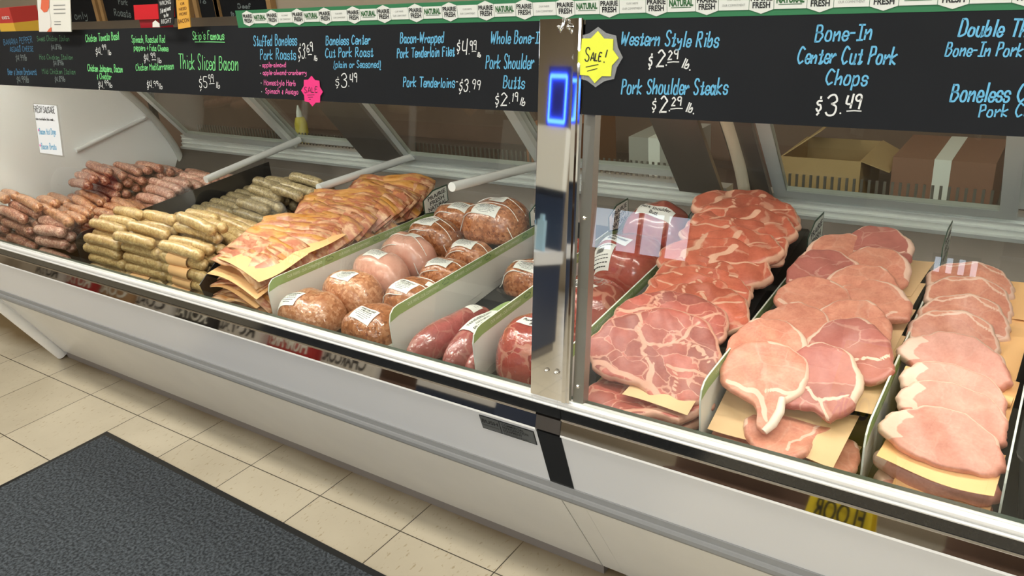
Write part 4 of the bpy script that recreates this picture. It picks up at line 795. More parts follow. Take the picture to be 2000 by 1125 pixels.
def bacon_mat():
    m, nt, b = newmat('bacon_slice'); L = nt.links; tc = N(nt, 'ShaderNodeTexCoord'); oi = N(nt, 'ShaderNodeObjectInfo')
    at = N(nt, 'ShaderNodeAttribute'); at.attribute_name = 'fat'
    mu = N(nt, 'ShaderNodeMath', operation='MULTIPLY'); mu.inputs[1].default_value = 1.2; L.new(oi.outputs['Random'], mu.inputs[0])
    mp = N(nt, 'ShaderNodeMapping'); mp.inputs['Scale'].default_value = (0.45, 1.3, 1.0); L.new(tc.outputs['Object'], mp.inputs['Vector'])
    ad = N(nt, 'ShaderNodeVectorMath', operation='ADD'); L.new(mp.outputs[0], ad.inputs[0]); L.new(mu.outputs[0], ad.inputs[1])
    nz = N(nt, 'ShaderNodeTexNoise'); nz.inputs['Scale'].default_value = 20; nz.inputs['Detail'].default_value = 5; nz.inputs['Roughness'].default_value = .6; L.new(ad.outputs[0], nz.inputs['Vector'])
    n2 = N(nt, 'ShaderNodeMapRange'); n2.inputs['From Min'].default_value = .3; n2.inputs['From Max'].default_value = .7; L.new(nz.outputs[0], n2.inputs['Value'])
    a = N(nt, 'ShaderNodeMath', operation='MULTIPLY_ADD'); a.inputs[1].default_value = 0.55; L.new(n2.outputs[0], a.inputs[0]); L.new(at.outputs['Fac'], a.inputs[2])
    s = N(nt, 'ShaderNodeMath', operation='MULTIPLY'); s.inputs[1].default_value = 0.72; L.new(a.outputs[0], s.inputs[0])
    r = ramp(nt, [(0.10, (0.58, 0.22, 0.05)), (0.22, (0.78, 0.48, 0.28)), (0.34, (0.48, 0.15, 0.085)), (0.48, (0.56, 0.21, 0.12)), (0.58, (0.78, 0.48, 0.28)), (0.68, (0.46, 0.13, 0.065)), (0.78, (0.74, 0.38, 0.13)), (0.87, (0.64, 0.27, 0.045)), (0.96, (0.36, 0.10, 0.025))]); L.new(s.outputs[0], r.inputs[0])
    L.new(r.outputs[0], b.inputs['Base Color']); b.inputs['Roughness'].default_value = 0.4; b.inputs['Coat Weight'].default_value = 0.1
    return m
M['bacon'] = bacon_mat()
# ------------------------------------------------------------------ sausages
SR = 0.0172
def sausage_mesh(name, L, bend, seed):
    rr = random.Random(seed); mb = MB(); n = 18; seg = 14; vs = []; ph = rr.uniform(0, 6)
    for i in range(n+1):
        t = i/n; x = (t-.5)*L; e = min(t, 1-t)*L; r = SR*(1-max(0, 1-e/(SR*.95))**2.2)**.5 if e < SR*.95 else SR
        r *= 1+.045*math.sin(t*9+ph)+.03*math.sin(t*21+ph*2); r = max(r, .0016); cy = bend*(1-(2*t-1)**2)
        for k in range(seg):
            a = 2*PI*k/seg; q = r*(1+.03*math.sin(3*a+t*11+ph)); vs.append((x, cy+q*math.cos(a), q*math.sin(a)*.97))
    fs = [(i*seg+k, i*seg+(k+1) % seg, (i+1)*seg+(k+1) % seg, (i+1)*seg+k) for i in range(n) for k in range(seg)]+[tuple(range(seg))[::-1], tuple(range(n*seg, (n+1)*seg))]
    mb.add(vs, fs, 0, True); return mb.mesh(name, [])
SM = {}
def get_sm(kind, var, L):
    k = (kind, var)
    if k not in SM:
        me = sausage_mesh('sausage', L, [.006, -.008, .003, .012][var % 4], var*7+len(kind)); me.materials.append(M[kind]); SM[k] = me
    return SM[k]
placed = []
def drop(x, y, yaw, L, floor, r=SR, pitchmax=.07):
    """lowest height at which a sausage lying along (x,y,yaw) rests on the floor and on those already down"""
    c, s = math.cos(yaw), math.sin(yaw); us = [(-.5+i/8)*(L-2*r) for i in range(9)]; need = []
    for u in us:
        px, py = x+c*u, y+s*u; z = floor(px, py)+r
        for (qx, qy, qz, pts) in placed:
            if abs(qx-px) > .16 or abs(qy-py) > .12: continue
            for (ax, ay, az) in pts:
                d2 = (ax-px)**2+(ay-py)**2; R2 = (2*r*.93)**2
                if d2 < R2: z = max(z, az+math.sqrt(R2-d2))
        need.append(z)
    zl = max(need[:4]); zr = max(need[5:]); p = max(-pitchmax, min(pitchmax, (zr-zl)/(L*.6))); z0 = max(n_-p*u for n_, u in zip(need, us))
    placed.append((x, y, z0, [(x+c*u, y+s*u, z0+p*u) for u in us])); return z0, p
recs = []
def put(kind, col, lay, x, y, yaw, L, floor, rr, coat=None):
    z, p = drop(x, y, yaw, L, floor); recs.append([kind, col, lay, x, y, z, yaw, p, L, rr.randrange(4)])
def pan(x0, x1, prof, label):
    t = thing('display_riser', ((x0+x1)/2, .3, dz(.3)), label, 'riser'); part('riser_body', MB().prism_x(prof, x0, x1), M['blk'], t); return t
rr = random.Random(11)
# tan and herb sausages (between the two black dividers)
pan(0.345, 0.955, [(.075, dz(.075)+.001), (.075, .612), (.10, .616), (.70, .640), (.70, dz(.70)+.001), (.3, dz(.3)+.001)], 'black sloped riser under the tan sausages')
fl1 = lambda x, y: dz(y)+.001 if y < .07 else (.613 if y < .10 else .617+.024*(y-.1)/.6)
cols = [.452, .655, .858]
for lay in range(5):
    for ci, cx in enumerate(cols):
        for y in (-.028, .010, .045):
            if lay == 4 and ci == 0 and y < 0: continue
            put('s_tan', ci, lay, cx+rr.uniform(-.012, .012), y+rr.uniform(-.003, .003)+(.004 if lay % 2 else 0), rr.uniform(-.05, .03), .196, fl1, rr)
for ci, cx in enumerate(cols):
    y = .096
    while y < .66:
        k = 's_tan' if y < .30 else 's_herb'
        put(k, ci, 5, cx+rr.uniform(-.012, .012), y, rr.uniform(-.15, -.08), .197, fl1, rr); y += rr.uniform(.0345, .038)
for ci, cx, ys in ((0, .47, (.075, .11, .145, .18)), (1, .665, (.055, .09, .125, .16, .195, .23, .265)), (2, .85, (.04, .075, .11, .145, .18, .215))):
    for y in ys: put('s_tan', ci, 6, cx+rr.uniform(-.012, .012), y, rr.uniform(-.17, -.10), .197, fl1, rr)
for x, y in ((.76, .125),): put('s_tan', 1 if x < .75 else 2, 7, x, y, rr.uniform(-.25, -.1), .197, fl1, rr)
for lay, ys in ((6, (.315, .35, .387, .424, .46, .497, .53)), (7, (.33, .367, .404, .44, .478, .51)), (8, (.37, .406, .442))):
    for y in ys: put('s_herb', 1, lay, .735+rr.uniform(-.015, .015), y, rr.uniform(-.22, -.1), .197, fl1, rr)
for y in (.33, .37, .41, .45): put('s_herb', 2, 6, .89, y+.01, rr.uniform(-.2, 0), .15, fl1, rr)
# red sausages in the far left bay
pan(-0.385, 0.325, [(.02, dz(.02)+.001), (.02, .596), (.06, .61), (.70, .63), (.70, dz(.70)+.001), (.3, dz(.3)+.001)], 'black sloped riser under the red sausages')
fl0 = lambda x, y: dz(y)+.001 if y < .015 else (.598 if y < .03 else .611+.022*(y-.06)/.64)
cols0 = [-.285, -.085, .118, .262]
for lay in range(3):
    for ci, cx in enumerate(cols0[:3]):
        for y in (-.03, .0): put('s_red' if ci < 2 else 's_pink', ci, lay, cx+.015+rr.uniform(-.015, .015), y, rr.uniform(-.1, .02), .197, fl0, rr)
for ci, cx in enumerate((-.27, -.07, .13)):
    y = .055
    while y < .68:
        put('s_org' if y < .2 else 's_red' if cx < 0 else 's_pink', ci, 3, cx+.02+rr.uniform(-.015, .015), y, rr.uniform(-.18, -.1), .197, fl0, rr); y += rr.uniform(.0345, .038)
for ci, cx, ys in ((0, -.22, (.0, .04, .075, .11, .15, .19)), (1, -.02, (.0, .035, .07, .105, .14, .175, .21)), (2, .185, (-.01, .03, .065, .10, .14, .175, .21, .25))):
    for y in ys: put('s_org', ci, 4, cx+rr.uniform(-.015, .015), y, rr.uniform(-.24, -.15), .197, fl0, rr)
for lay, ys in ((4, (.23, .267, .30, .34, .376, .41, .45, .49, .53)), (5, (.25, .285, .32, .355, .39, .425, .46, .495)), (6, (.30, .34, .385, .42, .455))):
    for y in ys: put('s_red', 0, lay, -.09+(y-.3)*.35+rr.uniform(-.012, .012), y, rr.uniform(-.2, -.1), .197, fl0, rr)
for lay, ys in ((4, (.30, .34, .375, .41, .45, .49, .53)), (5, (.33, .365, .40, .435, .47, .51))):
    for y in ys: put('s_pink', 2, lay, .20+(.02 if lay > 4 else 0)+rr.uniform(-.015, .015), y, rr.uniform(-.17, -.08), .197, fl0, rr)
KN = {'s_red': 'dark red coarse sausage', 's_pink': 'pale pink coarse sausage', 's_org': 'orange-red sausage', 's_tan': 'tan sausage', 's_herb': 'herb-flecked brown sausage'}
CN = ['left', 'middle', 'right']
cnt = {}
recs.sort(key=lambda r: (r[0], r[1], r[2], r[4]))
LAYN = ['bottom layer', 'second layer', 'third layer', 'fourth layer', 'fifth layer', 'sixth layer', 'seventh layer', 'eighth layer', 'ninth layer', 'top layer']
for (kind, col, lay, x, y, z, yaw, p, L, var) in recs:
    k = (kind, col, lay, 'A' if x < .335 else 'B'); i = cnt.get(k, 0); cnt[k] = i+1
    me = get_sm(kind, var, .197); o = bpy.data.objects.new('sausage', me); C.objects.link(o); o.location = (x, y, z); o.rotation_euler = (var*1.3, -p, yaw)
    o.rotation_euler = (Matrix.Rotation(yaw, 3, 'Z') @ Matrix.Rotation(-p, 3, 'Y') @ Matrix.Rotation([0, PI, .4, -.5][var], 3, 'X')).to_euler()
    if L < .19: o.scale = (L/.197, 1, 1)
    nth = 'nearest the front' if i == 0 else ORD[i]+' from the front'
    tag(o, '%s, %s, %s column, %s of the pile' % (KN[kind], nth, CN[col], LAYN[lay]), 'sausage', 'sausages left of the bacon, two piles')
    if kind == 's_tan' and lay in (0, 1, 2, 3) and y < -.01 and (col == 2 or (col == 1 and lay == 0)):
        w_ = MB(); seg = 14; r_ = SR*1.06
        vs = [(xx, r_*math.cos(2*PI*q/seg), r_*math.sin(2*PI*q/seg)) for xx in (-.055, .035) for q in range(seg)]
        w_.add(vs, [(q, (q+1) % seg, seg+(q+1) % seg, seg+q) for q in range(seg)], 0, True); b_ = link('paper_band', w_.mesh('paper_band', M['paper']), o); b_['label'] = 'peach paper band'
# ------------------------------------------------------------------ flat cuts of meat
def closed_curve(ctrl, n):
    m_ = len(ctrl); o = []
    for i in range(n):
        t = i*m_/n; k = int(t); f = t-k; a, b, c, d = [ctrl[(k+j-1) % m_] for j in range(4)]
        o.append(tuple(.5*(2*b[q]+(c[q]-a[q])*f+(2*a[q]-5*b[q]+4*c[q]-d[q])*f*f+(3*b[q]-a[q]-3*c[q]+d[q])*f**3) for q in (0, 1)))
    return o
def seg_d(p, line):
    best = 9
    for a, b in zip(line, line[1:]):
        dx, dy = b[0]-a[0], b[1]-a[1]; t = max(0, min(1, ((p[0]-a[0])*dx+(p[1]-a[1])*dy)/(dx*dx+dy*dy+1e-9)))
        best = min(best, math.hypot(p[0]-a[0]-t*dx, p[1]-a[1]-t*dy))
    return best
def slab(name, ctrl, sx, sy, th, material, seed, seams=(), rimfat=(0.95, 1.0), side_fat=None, curl=0.0, dome=0.0, wob=0.004, n=96):
    """cut of meat: outline in units of sx,sy; seams are fat lines (points, width); side_fat(angle)->0..1 widens the fat rim"""
    rr = random.Random(seed); C_ = closed_curve(ctrl, n); rings = [0, .08, .16, .24, .32, .40, .48, .55, .62, .68, .74, .79, .84, .88, .915, .945, .97, .99, 1.0]
    ph = [rr.uniform(0, 6) for _ in range(6)]
    jit = [1+.026*math.sin(4*i*2*PI/n+ph[0])+.020*math.sin(9*i*2*PI/n+ph[1])+.010*math.sin(17*i*2*PI/n+ph[2])+rr.uniform(-.009, .009) for i in range(n)]
    vs = []; fat = []
    def height(x, y): return wob*(math.sin(x*48/1+ph[2])*math.cos(y*42+ph[3])+.5*math.sin(x*95+y*70+ph[4]))+dome*(1-(x/sx)**2*4-(y/sy)**2*4)-curl*((x/sx)**2*4)*.5
    for side in (1, -1):
        rs = rings if side > 0 else rings[-2::-1]
        for r in rs:
            for i in range(n):
                x, y = C_[i][0]*sx*r*jit[i], C_[i][1]*sy*r*jit[i]; e = max(0, (r-.90)/.10); q = th/2*math.sqrt(max(0, 1-e*e*.96))
                z = height(x, y)+side*q
                if r == 1.0: z = height(x, y)
                sw = 1.0 if side_fat is None else side_fat(2*PI*i/n)
                f = 0.0; lim = rimfat[0]-(.16*(sw-1) if sw > 1 else 0)
                if r > lim-.05: f = max(0, min(.9, (r-lim+.05)/.10))*min(1, sw)
                qx, qy = x/sx+.025*math.sin(y/sy*13+ph[0])+.012*math.sin(y/sy*31+ph[1]), y/sy+.025*math.sin(x/sx*12+ph[2])+.012*math.sin(x/sx*29+ph[5])
                for (ln, wdt) in seams:
                    d = seg_d((qx, qy), ln); f = max(f, max(0, min(.95, 1.25-d/(wdt*.72))))
                vs.append((x, y, z)); fat.append(f if side > 0 and r < 1 else f*.55)
    R = len(vs)//n; fs = [(j*n+i, j*n+(i+1) % n, (j+1)*n+(i+1) % n, (j+1)*n+i) for j in range(R-1) for i in range(n)]
    mb = MB(); mb.add(vs, [f[::-1] for f in fs], 0, True); me = mb.mesh(name, material)
    at = me.attributes.new('fat', 'FLOAT', 'POINT'); at.data.foreach_set('value', fat)
    bm = bmesh.new(); bm.from_mesh(me); bmesh.ops.remove_doubles(bm, verts=bm.verts, dist=1e-6); bmesh.ops.recalc_face_normals(bm, faces=bm.faces); bm.to_mesh(me); bm.free()
    for p in me.polygons: p.use_smooth = True
    return me
def lay(me, name, x, y, z, yaw, tilt, roll, label, cat, group=None, sc=1.0, mirror=False):
    o = link(name, me); o.location = (x, y, z)
    o.rotation_euler = (Matrix.Rotation(tilt, 3, 'X') @ Matrix.Rotation(roll, 3, 'Y') @ Matrix.Rotation(yaw, 3, 'Z')).to_euler()
    o.scale = (-sc if mirror else sc, sc, 1); return tag(o, label, cat, group)
def sheet(corners, label, mt='paper', sag=0.0, wave=0.002, seed=1, n=12, name='butcher_paper', th=.0007, curl=0.0):
    """paper between four corner points (front-left, front-right, back-right, back-left)"""
    a, b, c, d = [Vector(p) for p in corners]; rr = random.Random(seed); p1, p2 = rr.uniform(0, 6), rr.uniform(0, 6); vs = []
    for j in range(n+1):
        v = j/n
        for i in range(n+1):
            u = i/n; p = (a*(1-u)+b*u)*(1-v)+(d*(1-u)+c*u)*v
            p = p+Vector((0, 0, wave*math.sin(u*5+p1)*math.cos(v*4+p2)-sag*4*u*(1-u)+curl*(1-v)**2*math.sin(u*PI))); vs.append(p)
    m_ = n+1; k = len(vs); mb = MB(); lo = [p-Vector((0, 0, th)) for p in vs]
    fs = [(j*m_+i, j*m_+i+1, (j+1)*m_+i+1, (j+1)*m_+i) for j in range(n) for i in range(n)]
    mb.add(vs+lo, fs+[tuple(q+k for q in f[::-1]) for f in fs], 0, True)
    ed = [j for j in range(m_)]+[j*m_+n for j in range(1, m_)]+[n*m_+i for i in range(n-1, -1, -1)]+[j*m_ for j in range(n-1, 0, -1)]
    mb.add(vs+lo, [(ed[i], k+ed[i], k+ed[(i+1) % len(ed)], ed[(i+1) % len(ed)]) for i in range(len(ed))])
    ctr = (a+b+c+d)/4; return solo(name, mb, M[mt], tuple(ctr), label, 'paper')
def riser(x0, x1, prof, label): return pan(x0, x1, prof+[(prof[-1][0], dz(prof[-1][0])+.001), (.3, dz(.3)+.001), (prof[0][0], dz(prof[0][0])+.001)], label)
# --- pork shoulder steaks
riser(2.11, 2.345, [(.035, .565), (.04, .615), (.10, .645), (.30, .695), (.62, .745), (.64, .73)], 'black sloped riser under the shoulder steaks')
SH1 = [(-.50, -.10), (-.40, .22), (-.16, .44), (.16, .50), (.42, .34), (.50, .02), (.46, -.30), (.22, -.46), (.02, -.36), (-.22, -.42), (-.42, -.34)]
SH2 = [(-.5, .0), (-.36, .30), (0, .44), (.34, .36), (.5, .08), (.44, -.24), (.14, -.40), (-.2, -.36), (-.44, -.26)]
SEAM1 = [([(-.5, -.36), (-.25, -.33), (0, -.30), (.2, -.40), (.42, -.40)], .05), ([(-.30, .30), (-.08, .05), (.02, -.10), (.10, -.34)], .035), ([(-.08, .05), (.25, .20), (.42, .12)], .03), ([(.02, -.1), (.22, -.12), (.30, -.34)], .025), ([(.22, -.12), (.40, -.02), (.5, .0)], .025), ([(.1, .18), (.2, .42)], .025)]
SEAM2 = [([(-.45, .05), (-.15, .16), (.1, .05), (.4, .18)], .035), ([(.1, .05), (.05, -.2), (.2, -.38)], .04), ([(-.15, .16), (-.1, .4)], .025), ([(-.3, -.1), (.05, -.2)], .02)]
SEAM3 = [([(-.2, .36), (-.22, .1), (-.3, -.3)], .06), ([(.12, .3), (.0, .0), (.18, -.36)], .06), ([(.0, .0), (.4, .05)], .03)]
s1 = slab('pork_shoulder_steak', SH1, .248, .205, .020, M['shoulder'], 3, SEAM1, wob=.003)
s2 = slab('pork_shoulder_steak', SH2, .236, .19, .022, M['shoulder'], 5, SEAM2, wob=.003)
s3 = slab('pork_shoulder_steak', SH2, .252, .160, .026, M['shoulder_lean'], 8, SEAM3, wob=.004, curl=.014)
s4 = slab('pork_shoulder_steak', SH1, .248, .145, .020, M['shoulder_lean'], 13, SEAM2, wob=.004, curl=.012)
G_ = 'shoulder steaks in the bay right of the post'
T_ = math.radians
lay(s2, 'pork_shoulder_steak', 2.232, -.004, .5790, .1, T_(4), 0, 'shoulder steak lowest at the front, under the tan papers', 'pork steak', G_)
lay(s1, 'pork_shoulder_steak', 2.238, .000, .6060, .5, T_(6), 0, 'shoulder steak pressed between the two tan papers at the front', 'pork steak', G_, .94)
lay(s1, 'pork_shoulder_steak', 2.232, .046, .668, -.12, T_(32), T_(7), 'large marbled shoulder steak in full view at the front of the pile', 'pork steak', G_)
lay(s2, 'pork_shoulder_steak', 2.226, .118, .695, .15, T_(24), T_(5), 'marbled shoulder steak just behind the large front one', 'pork steak', G_, .97)
names = ['thin', 'folded', 'ribbed', 'ragged']
for i, (y, z, yaw, sc) in enumerate(((.185, .706, .2, .88), (.213, .715, .05, .86), (.240, .724, -.1, .84), (.268, .733, .12, .82))):
    lay(s4, 'pork_shoulder_steak', 2.250-.004*i, y, z, yaw, T_(24), T_(6), '%s red shoulder steak, %s of the four shingled mid-pile' % (names[i], ['frontmost', 'second', 'third', 'rearmost'][i]), 'pork steak', G_, sc, i % 2 == 1)
for i, (me, x, y, z, yaw, ti, ro) in enumerate(((s3, 2.238, .318, .752, .0, 27, 4), (s3, 2.240, .365, .762, .22, 22, -3), (s4, 2.245, .415, .773, -.1, 20, 5), (s3, 2.238, .465, .783, .1, 20, 0), (s4, 2.232, .515, .792, .3, 18, 7), (s3, 2.215, .565, .795, .15, 14, 10))):
    lay(me, 'pork_shoulder_steak', x, y, z, yaw, T_(ti), T_(ro), 'thick red shoulder steak at the back, %s' % ['lowest, with a pale fat patch at left', 'second up', 'third up', 'fourth up', 'fifth up', 'topmost against the steel wall'][i], 'pork steak', G_, .94)
sheet([(2.125, -.036, .594), (2.245, -.052, .590), (2.25, .10, .6), (2.13, .10, .604)], 'tan paper under the left of the large marbled steak', 'paperpale', .003, .003, 2)
sheet([(2.215, -.050, .6255), (2.340, -.048, .617), (2.34, .09, .645), (2.215, .09, .64)], 'tan paper under the right of the large marbled steak', 'paperpale', -.002, .003, 5)
# --- bone-in chops
riser(2.378, 2.612, [(.06, .57), (.065, .628), (.15, .645), (.40, .675), (.60, .69), (.62, .68)], 'black sloped riser under the bone-in chops')
CH = [(-.50, .02), (-.40, .34), (-.08, .50), (.26, .44), (.46, .18), (.44, -.10), (.30, -.30), (.34, -.58), (.20, -.66), (.08, -.40), (-.16, -.34), (-.40, -.28)]
CHS = [([(-.36, -.22), (-.12, -.22), (.1, -.30), (.26, -.50)], .05), ([(.06, -.2), (.22, -.12), (.42, -.02)], .03)]
CHR = [(-.50, -.18), (-.43, .18), (-.14, .45), (.20, .43), (.45, .15), (.50, -.18), (.37, -.40), (.12, -.36), (-.10, -.46), (-.37, -.42)]
fatT = lambda a: 1.35+.35*math.sin(a*3) if PI*.30 < a % (2*PI) < PI*.95 else .45
ch1 = slab('bone_in_pork_chop', CH, .152, .150, .016, M['chop'], 21, CHS, side_fat=fatT, wob=.0025, curl=.008)
ch2 = slab('bone_in_pork_chop', CHR, .144, .140, .016, M['chop'], 24, [([(-.3, -.3), (0, -.25), (.3, -.3)], .035)], side_fat=fatT, wob=.0025, curl=.008)
ch3 = slab('bone_in_pork_chop', CHR, .152, .155, .017, meat_mat('dark_bone_in_chop', (0.47, 0.155, 0.125), (0.40, 0.12, 0.10), FAT, 0.3, 15, 0.02), 27, [([(-.42, -.12), (-.1, -.16), (.2, -.22), (.4, -.1)], .035), ([(.2, -.22), (.3, -.4)], .03)], side_fat=fatT, wob=.0025, curl=.008)
G_ = 'bone-in chops between the two white dividers'
def bone(o, pts, r):
    b = MB(); b.tube(pts, r, 10); c_ = link('bone', b.mesh('bone', M['bone']), o); c_['label'] = 'white rib bone'
chops = [  # mesh, x, y, z, yaw, tilt, roll, mirror, label
 (ch2, 2.440, -.006, .5785, .3, 3, 0, 0, 'bone-in chop at the bottom left of the front, under paper'), (ch2, 2.560, .004, .5785, -.4, 3, 0, 1, 'bone-in chop at the bottom right of the front, under paper'),
 (ch2, 2.505, .002, .6045, 1.2, 5, 0, 0, 'bone-in chop lying between the two front papers'),
 (ch1, 2.436, .046, .669, -.10, 30, 4, 0, 'pale bone-in chop with a curved rib, front left of the pile'), (ch3, 2.534, .072, .672, -.2, 32, -5, 0, 'dark purplish bone-in chop with white bone, front right of the pile'),
 (ch2, 2.418, .116, .692, .1, 25, 3, 0, 'bone-in chop second from the front on the left, mostly covered'), (ch3, 2.560, .150, .696, .3, 28, -4, 1, 'small purplish bone-in chop behind the dark front one'),
 (ch2, 2.446, .184, .701, -.3, 25, 3, 0, 'pale bone-in chop third from the front on the left'), (ch2, 2.548, .214, .713, .2, 26, -4, 1, 'wide pale bone-in chop third from the front on the right'),
 (ch1, 2.452, .268, .716, -.5, 24, 4, 0, 'bone-in chop with a red edge, fourth from the front on the left'), (ch2, 2.560, .296, .724, .5, 24, -4, 0, 'bone-in chop fourth from the front on the right'),
 (ch2, 2.535, .340, .736, .1, 24, -3, 1, 'bone-in chop fifth from the front on the right'), (ch3, 2.446, .372, .740, .3, 22, 5, 0, 'bone-in chop with a white fat cap at left, next to last row'),
 (ch2, 2.540, .412, .750, -.1, 22, -4, 0, 'bone-in chop next to last row on the right'), (ch2, 2.455, .456, .757, .5, 18, 6, 1, 'bone-in chop in the last row on the left'), (ch3, 2.525, .486, .767, .0, 18, -4, 0, 'dark bone-in chop topmost at the back')]
for me, x, y, z, yaw, ti, ro, mi_, lb in chops:
    o = lay(me, 'bone_in_pork_chop', x-.013 if x > 2.5 else x+.003, y, z, yaw, T_(ti), T_(ro), lb, 'pork chop', G_, .995, bool(mi_))
    if lb.startswith('pale bone-in chop with a curved'): bone(o, [(.046, -.03, .009), (.052, -.055, .008), (.05, -.08, .006), (.043, -.098, .004)], [.006, .008, .008, .006])
    if lb.startswith('dark purplish'): bone(o, [(-.066, .02, .004), (-.074, -.02, .006), (-.06, -.055, .006), (-.052, -.085, .003)], [.010, .013, .011, .008])
sheet([(2.372, -.036, .597), (2.585, -.052, .592), (2.60, .13, .645), (2.374, .14, .650)], 'tan paper sheet under the pale front chop', 'paperpale', .0, .005, 3)
sheet([(2.50, -.052, .566), (2.60, -.042, .566), (2.606, .10, .575), (2.50, .10, .575)], 'tan paper sheet at the bottom right of the bone-in chops', 'paperpale', .0, .002, 8)
for i in range(5):
    y = .10+.085*i; z = .640+.018*i
    sheet([(2.50, y-.05, z+.008), (2.617-.003*i, y-.055, z+.006), (2.621, y+.085, z+.030), (2.50, y+.085, z+.03)], 'tan paper edge on the right of the bone-in chops, %s from the front' % ORD[i+1] if i else 'tan paper edge right of the bone-in chops, nearest the front', 'paperpale', 0, .003, 20+i)
# --- boneless chops
riser(2.655, 2.782, [(.05, .57), (.055, .605), (.20, .625), (.50, .665), (.52, .65)], 'black sloped riser under the boneless chops')
LO = [(-.50, -.16), (-.47, .12), (-.24, .36), (.08, .42), (.36, .26), (.50, -.08), (.44, -.32), (.12, -.38), (-.22, -.36)]
fatL = lambda a: 2.6 if a % (2*PI) < PI*.32 or a % (2*PI) > PI*1.93 else (1.2 if a % (2*PI) < PI else .4)
lo1 = slab('boneless_pork_chop', LO, .168, .112, .027, M['loin'], 31, [], side_fat=fatL, wob=.0015, curl=.004)
lo2 = slab('boneless_pork_chop', LO, .160, .105, .026, M['loin'], 35, [([(-.46, .0), (-.30, -.1), (-.3, -.34)], .05)], side_fat=fatL, wob=.0015, curl=.004)
lo3 = slab('boneless_pork_chop', LO, .150, .12, .028, M['chop'], 38, [([(-.4, -.2), (0, -.28), (.4, -.24)], .04), ([(-.3, .26), (.1, .34), (.4, .15)], .03)], side_fat=lambda a: 1.4, wob=.002, curl=.004)
G_ = 'boneless chops in the bay at far right'
lo_l = ['large boneless chop at the front of the far right bay', 'boneless chop second from the front in the far right bay', 'boneless chop third from the front, just before the rolled paper', 'thick boneless chop just behind the rolled paper',
        'frilly-edged chop fifth from the front in the far right bay', 'frilly-edged chop sixth from the front in the far right bay', 'frilly-edged chop seventh from the front in the far right bay', 'rearmost flat chop in the far right bay']
for i, (me, x, y, z, ti, ro, yaw) in enumerate(((lo1, 2.724, .006, .655, 42, 4, -.05), (lo2, 2.727, .072, .669, 40, 5, -.1), (lo2, 2.720, .128, .674, 38, 6, -.12), (lo1, 2.708, .205, .690, 40, 3, -.05), (lo3, 2.694, .290, .693, 40, 3, 0), (lo3, 2.700, .348, .703, 38, 2, .1), (lo3, 2.700, .410, .716, 34, 3, -.05), (lo3, 2.692, .468, .728, 22, 2, .1))):
    lay(me, 'boneless_pork_chop', x, y, z, yaw, T_(ti), T_(ro), lo_l[i], 'pork chop', G_)
lay(lo2, 'boneless_pork_chop', 2.722, -.008, .5755, .05, T_(2), 0, 'boneless chop lowest at the front of the far right bay', 'pork chop', G_)
lay(lo1, 'boneless_pork_chop', 2.724, -.004, .6045, -.06, T_(4), 0, 'boneless chop between the two front papers, far right bay', 'pork chop', G_)
sheet([(2.645, -.050, .632), (2.802, -.056, .622), (2.806, .03, .640), (2.65, .03, .645)], 'peach paper folded under the large front boneless chop', 'paper', .006, .004, 4)
sheet([(2.672, -.055, .597), (2.800, -.058, .587), (2.804, .05, .594), (2.672, .05, .602)], 'peach paper low at the front of the far right bay', 'paper', .006, .003, 6)
rp = MB(); rp.tube([(2.640, .168, .672), (2.70, .160, .671), (2.80, .150, .664)], [.0095, .008, .0085], 14); solo('rolled_paper', rp, M['paper'], (2.72, .16, .668), 'rolled peach paper between two boneless chops at far right', 'paper')
for i, (y, z, w_) in enumerate(((.16, .650, .800), (.28, .672, .798), (.36, .690, .795), (.44, .712, .800))):
    sheet([(2.735, y-.05, z-.006), (2+w_, y-.05, z-.010), (2+w_+.004, y+.06, z+.02), (2.735, y+.06, z+.022)], 'peach paper sticking out right of the boneless chops, %s' % ['nearest the front', 'second from the front', 'third from the front', 'rearmost and squarest'][i], 'paper', 0, .004, 40+i)
# --- bacon
riser(.985, 1.225, [(.03, .568), (.035, .60), (.075, .64), (.30, .66), (.64, .675), (.66, .66)], 'black sloped riser under the bacon')
def bacon_mesh(seed, L=.24, W=.082, th=.0042, droop=.03):
    rr = random.Random(seed); nx, ny = 22, 7; vs = []; fat = []; p = [rr.uniform(0, 6) for _ in range(4)]
    for s_ in (1, -1):
        for i in range(nx+1):
            u = i/nx; x = (u-.5)*L
            for j in range(ny+1):
                v = j/ny; y = (v-.5)*W*(1+.12*math.sin(u*7+p[0]))+.004*math.sin(u*6+p[1])
                z = .003*math.sin(u*9+p[2]+v)+.0015*math.sin(u*23+p[3])-droop*max(0, (u-.72)/.28)**2*1.2-droop*.4*max(0, (.16-u)/.16)**2
                vs.append((x, y, z+s_*th/2)); fat.append(v*.75+.06*math.sin(u*6+p[1])+.04*math.sin(u*14+p[0]))
    m_ = ny+1; k = (nx+1)*m_; q = lambda i, j: i*m_+j
    fs = [(q(i, j), q(i+1, j), q(i+1, j+1), q(i, j+1)) for i in range(nx) for j in range(ny)]; fs += [tuple(a+k for a in f[::-1]) for f in fs]
    ed = [q(i, 0) for i in range(nx+1)]+[q(nx, j) for j in range(1, m_)]+[q(i, ny) for i in range(nx-1, -1, -1)]+[q(0, j) for j in range(ny-1, 0, -1)]
    fs += [(ed[i], ed[i]+k, ed[(i+1) % len(ed)]+k, ed[(i+1) % len(ed)]) for i in range(len(ed))]
    mb = MB(); mb.add(vs, fs, 0, True); me = mb.mesh('bacon_slice', M['bacon']); at = me.attributes.new('fat', 'FLOAT', 'POINT'); at.data.foreach_set('value', fat); return me
BM = [bacon_mesh(s) for s in (1, 2, 3, 4)]
rb = random.Random(5)
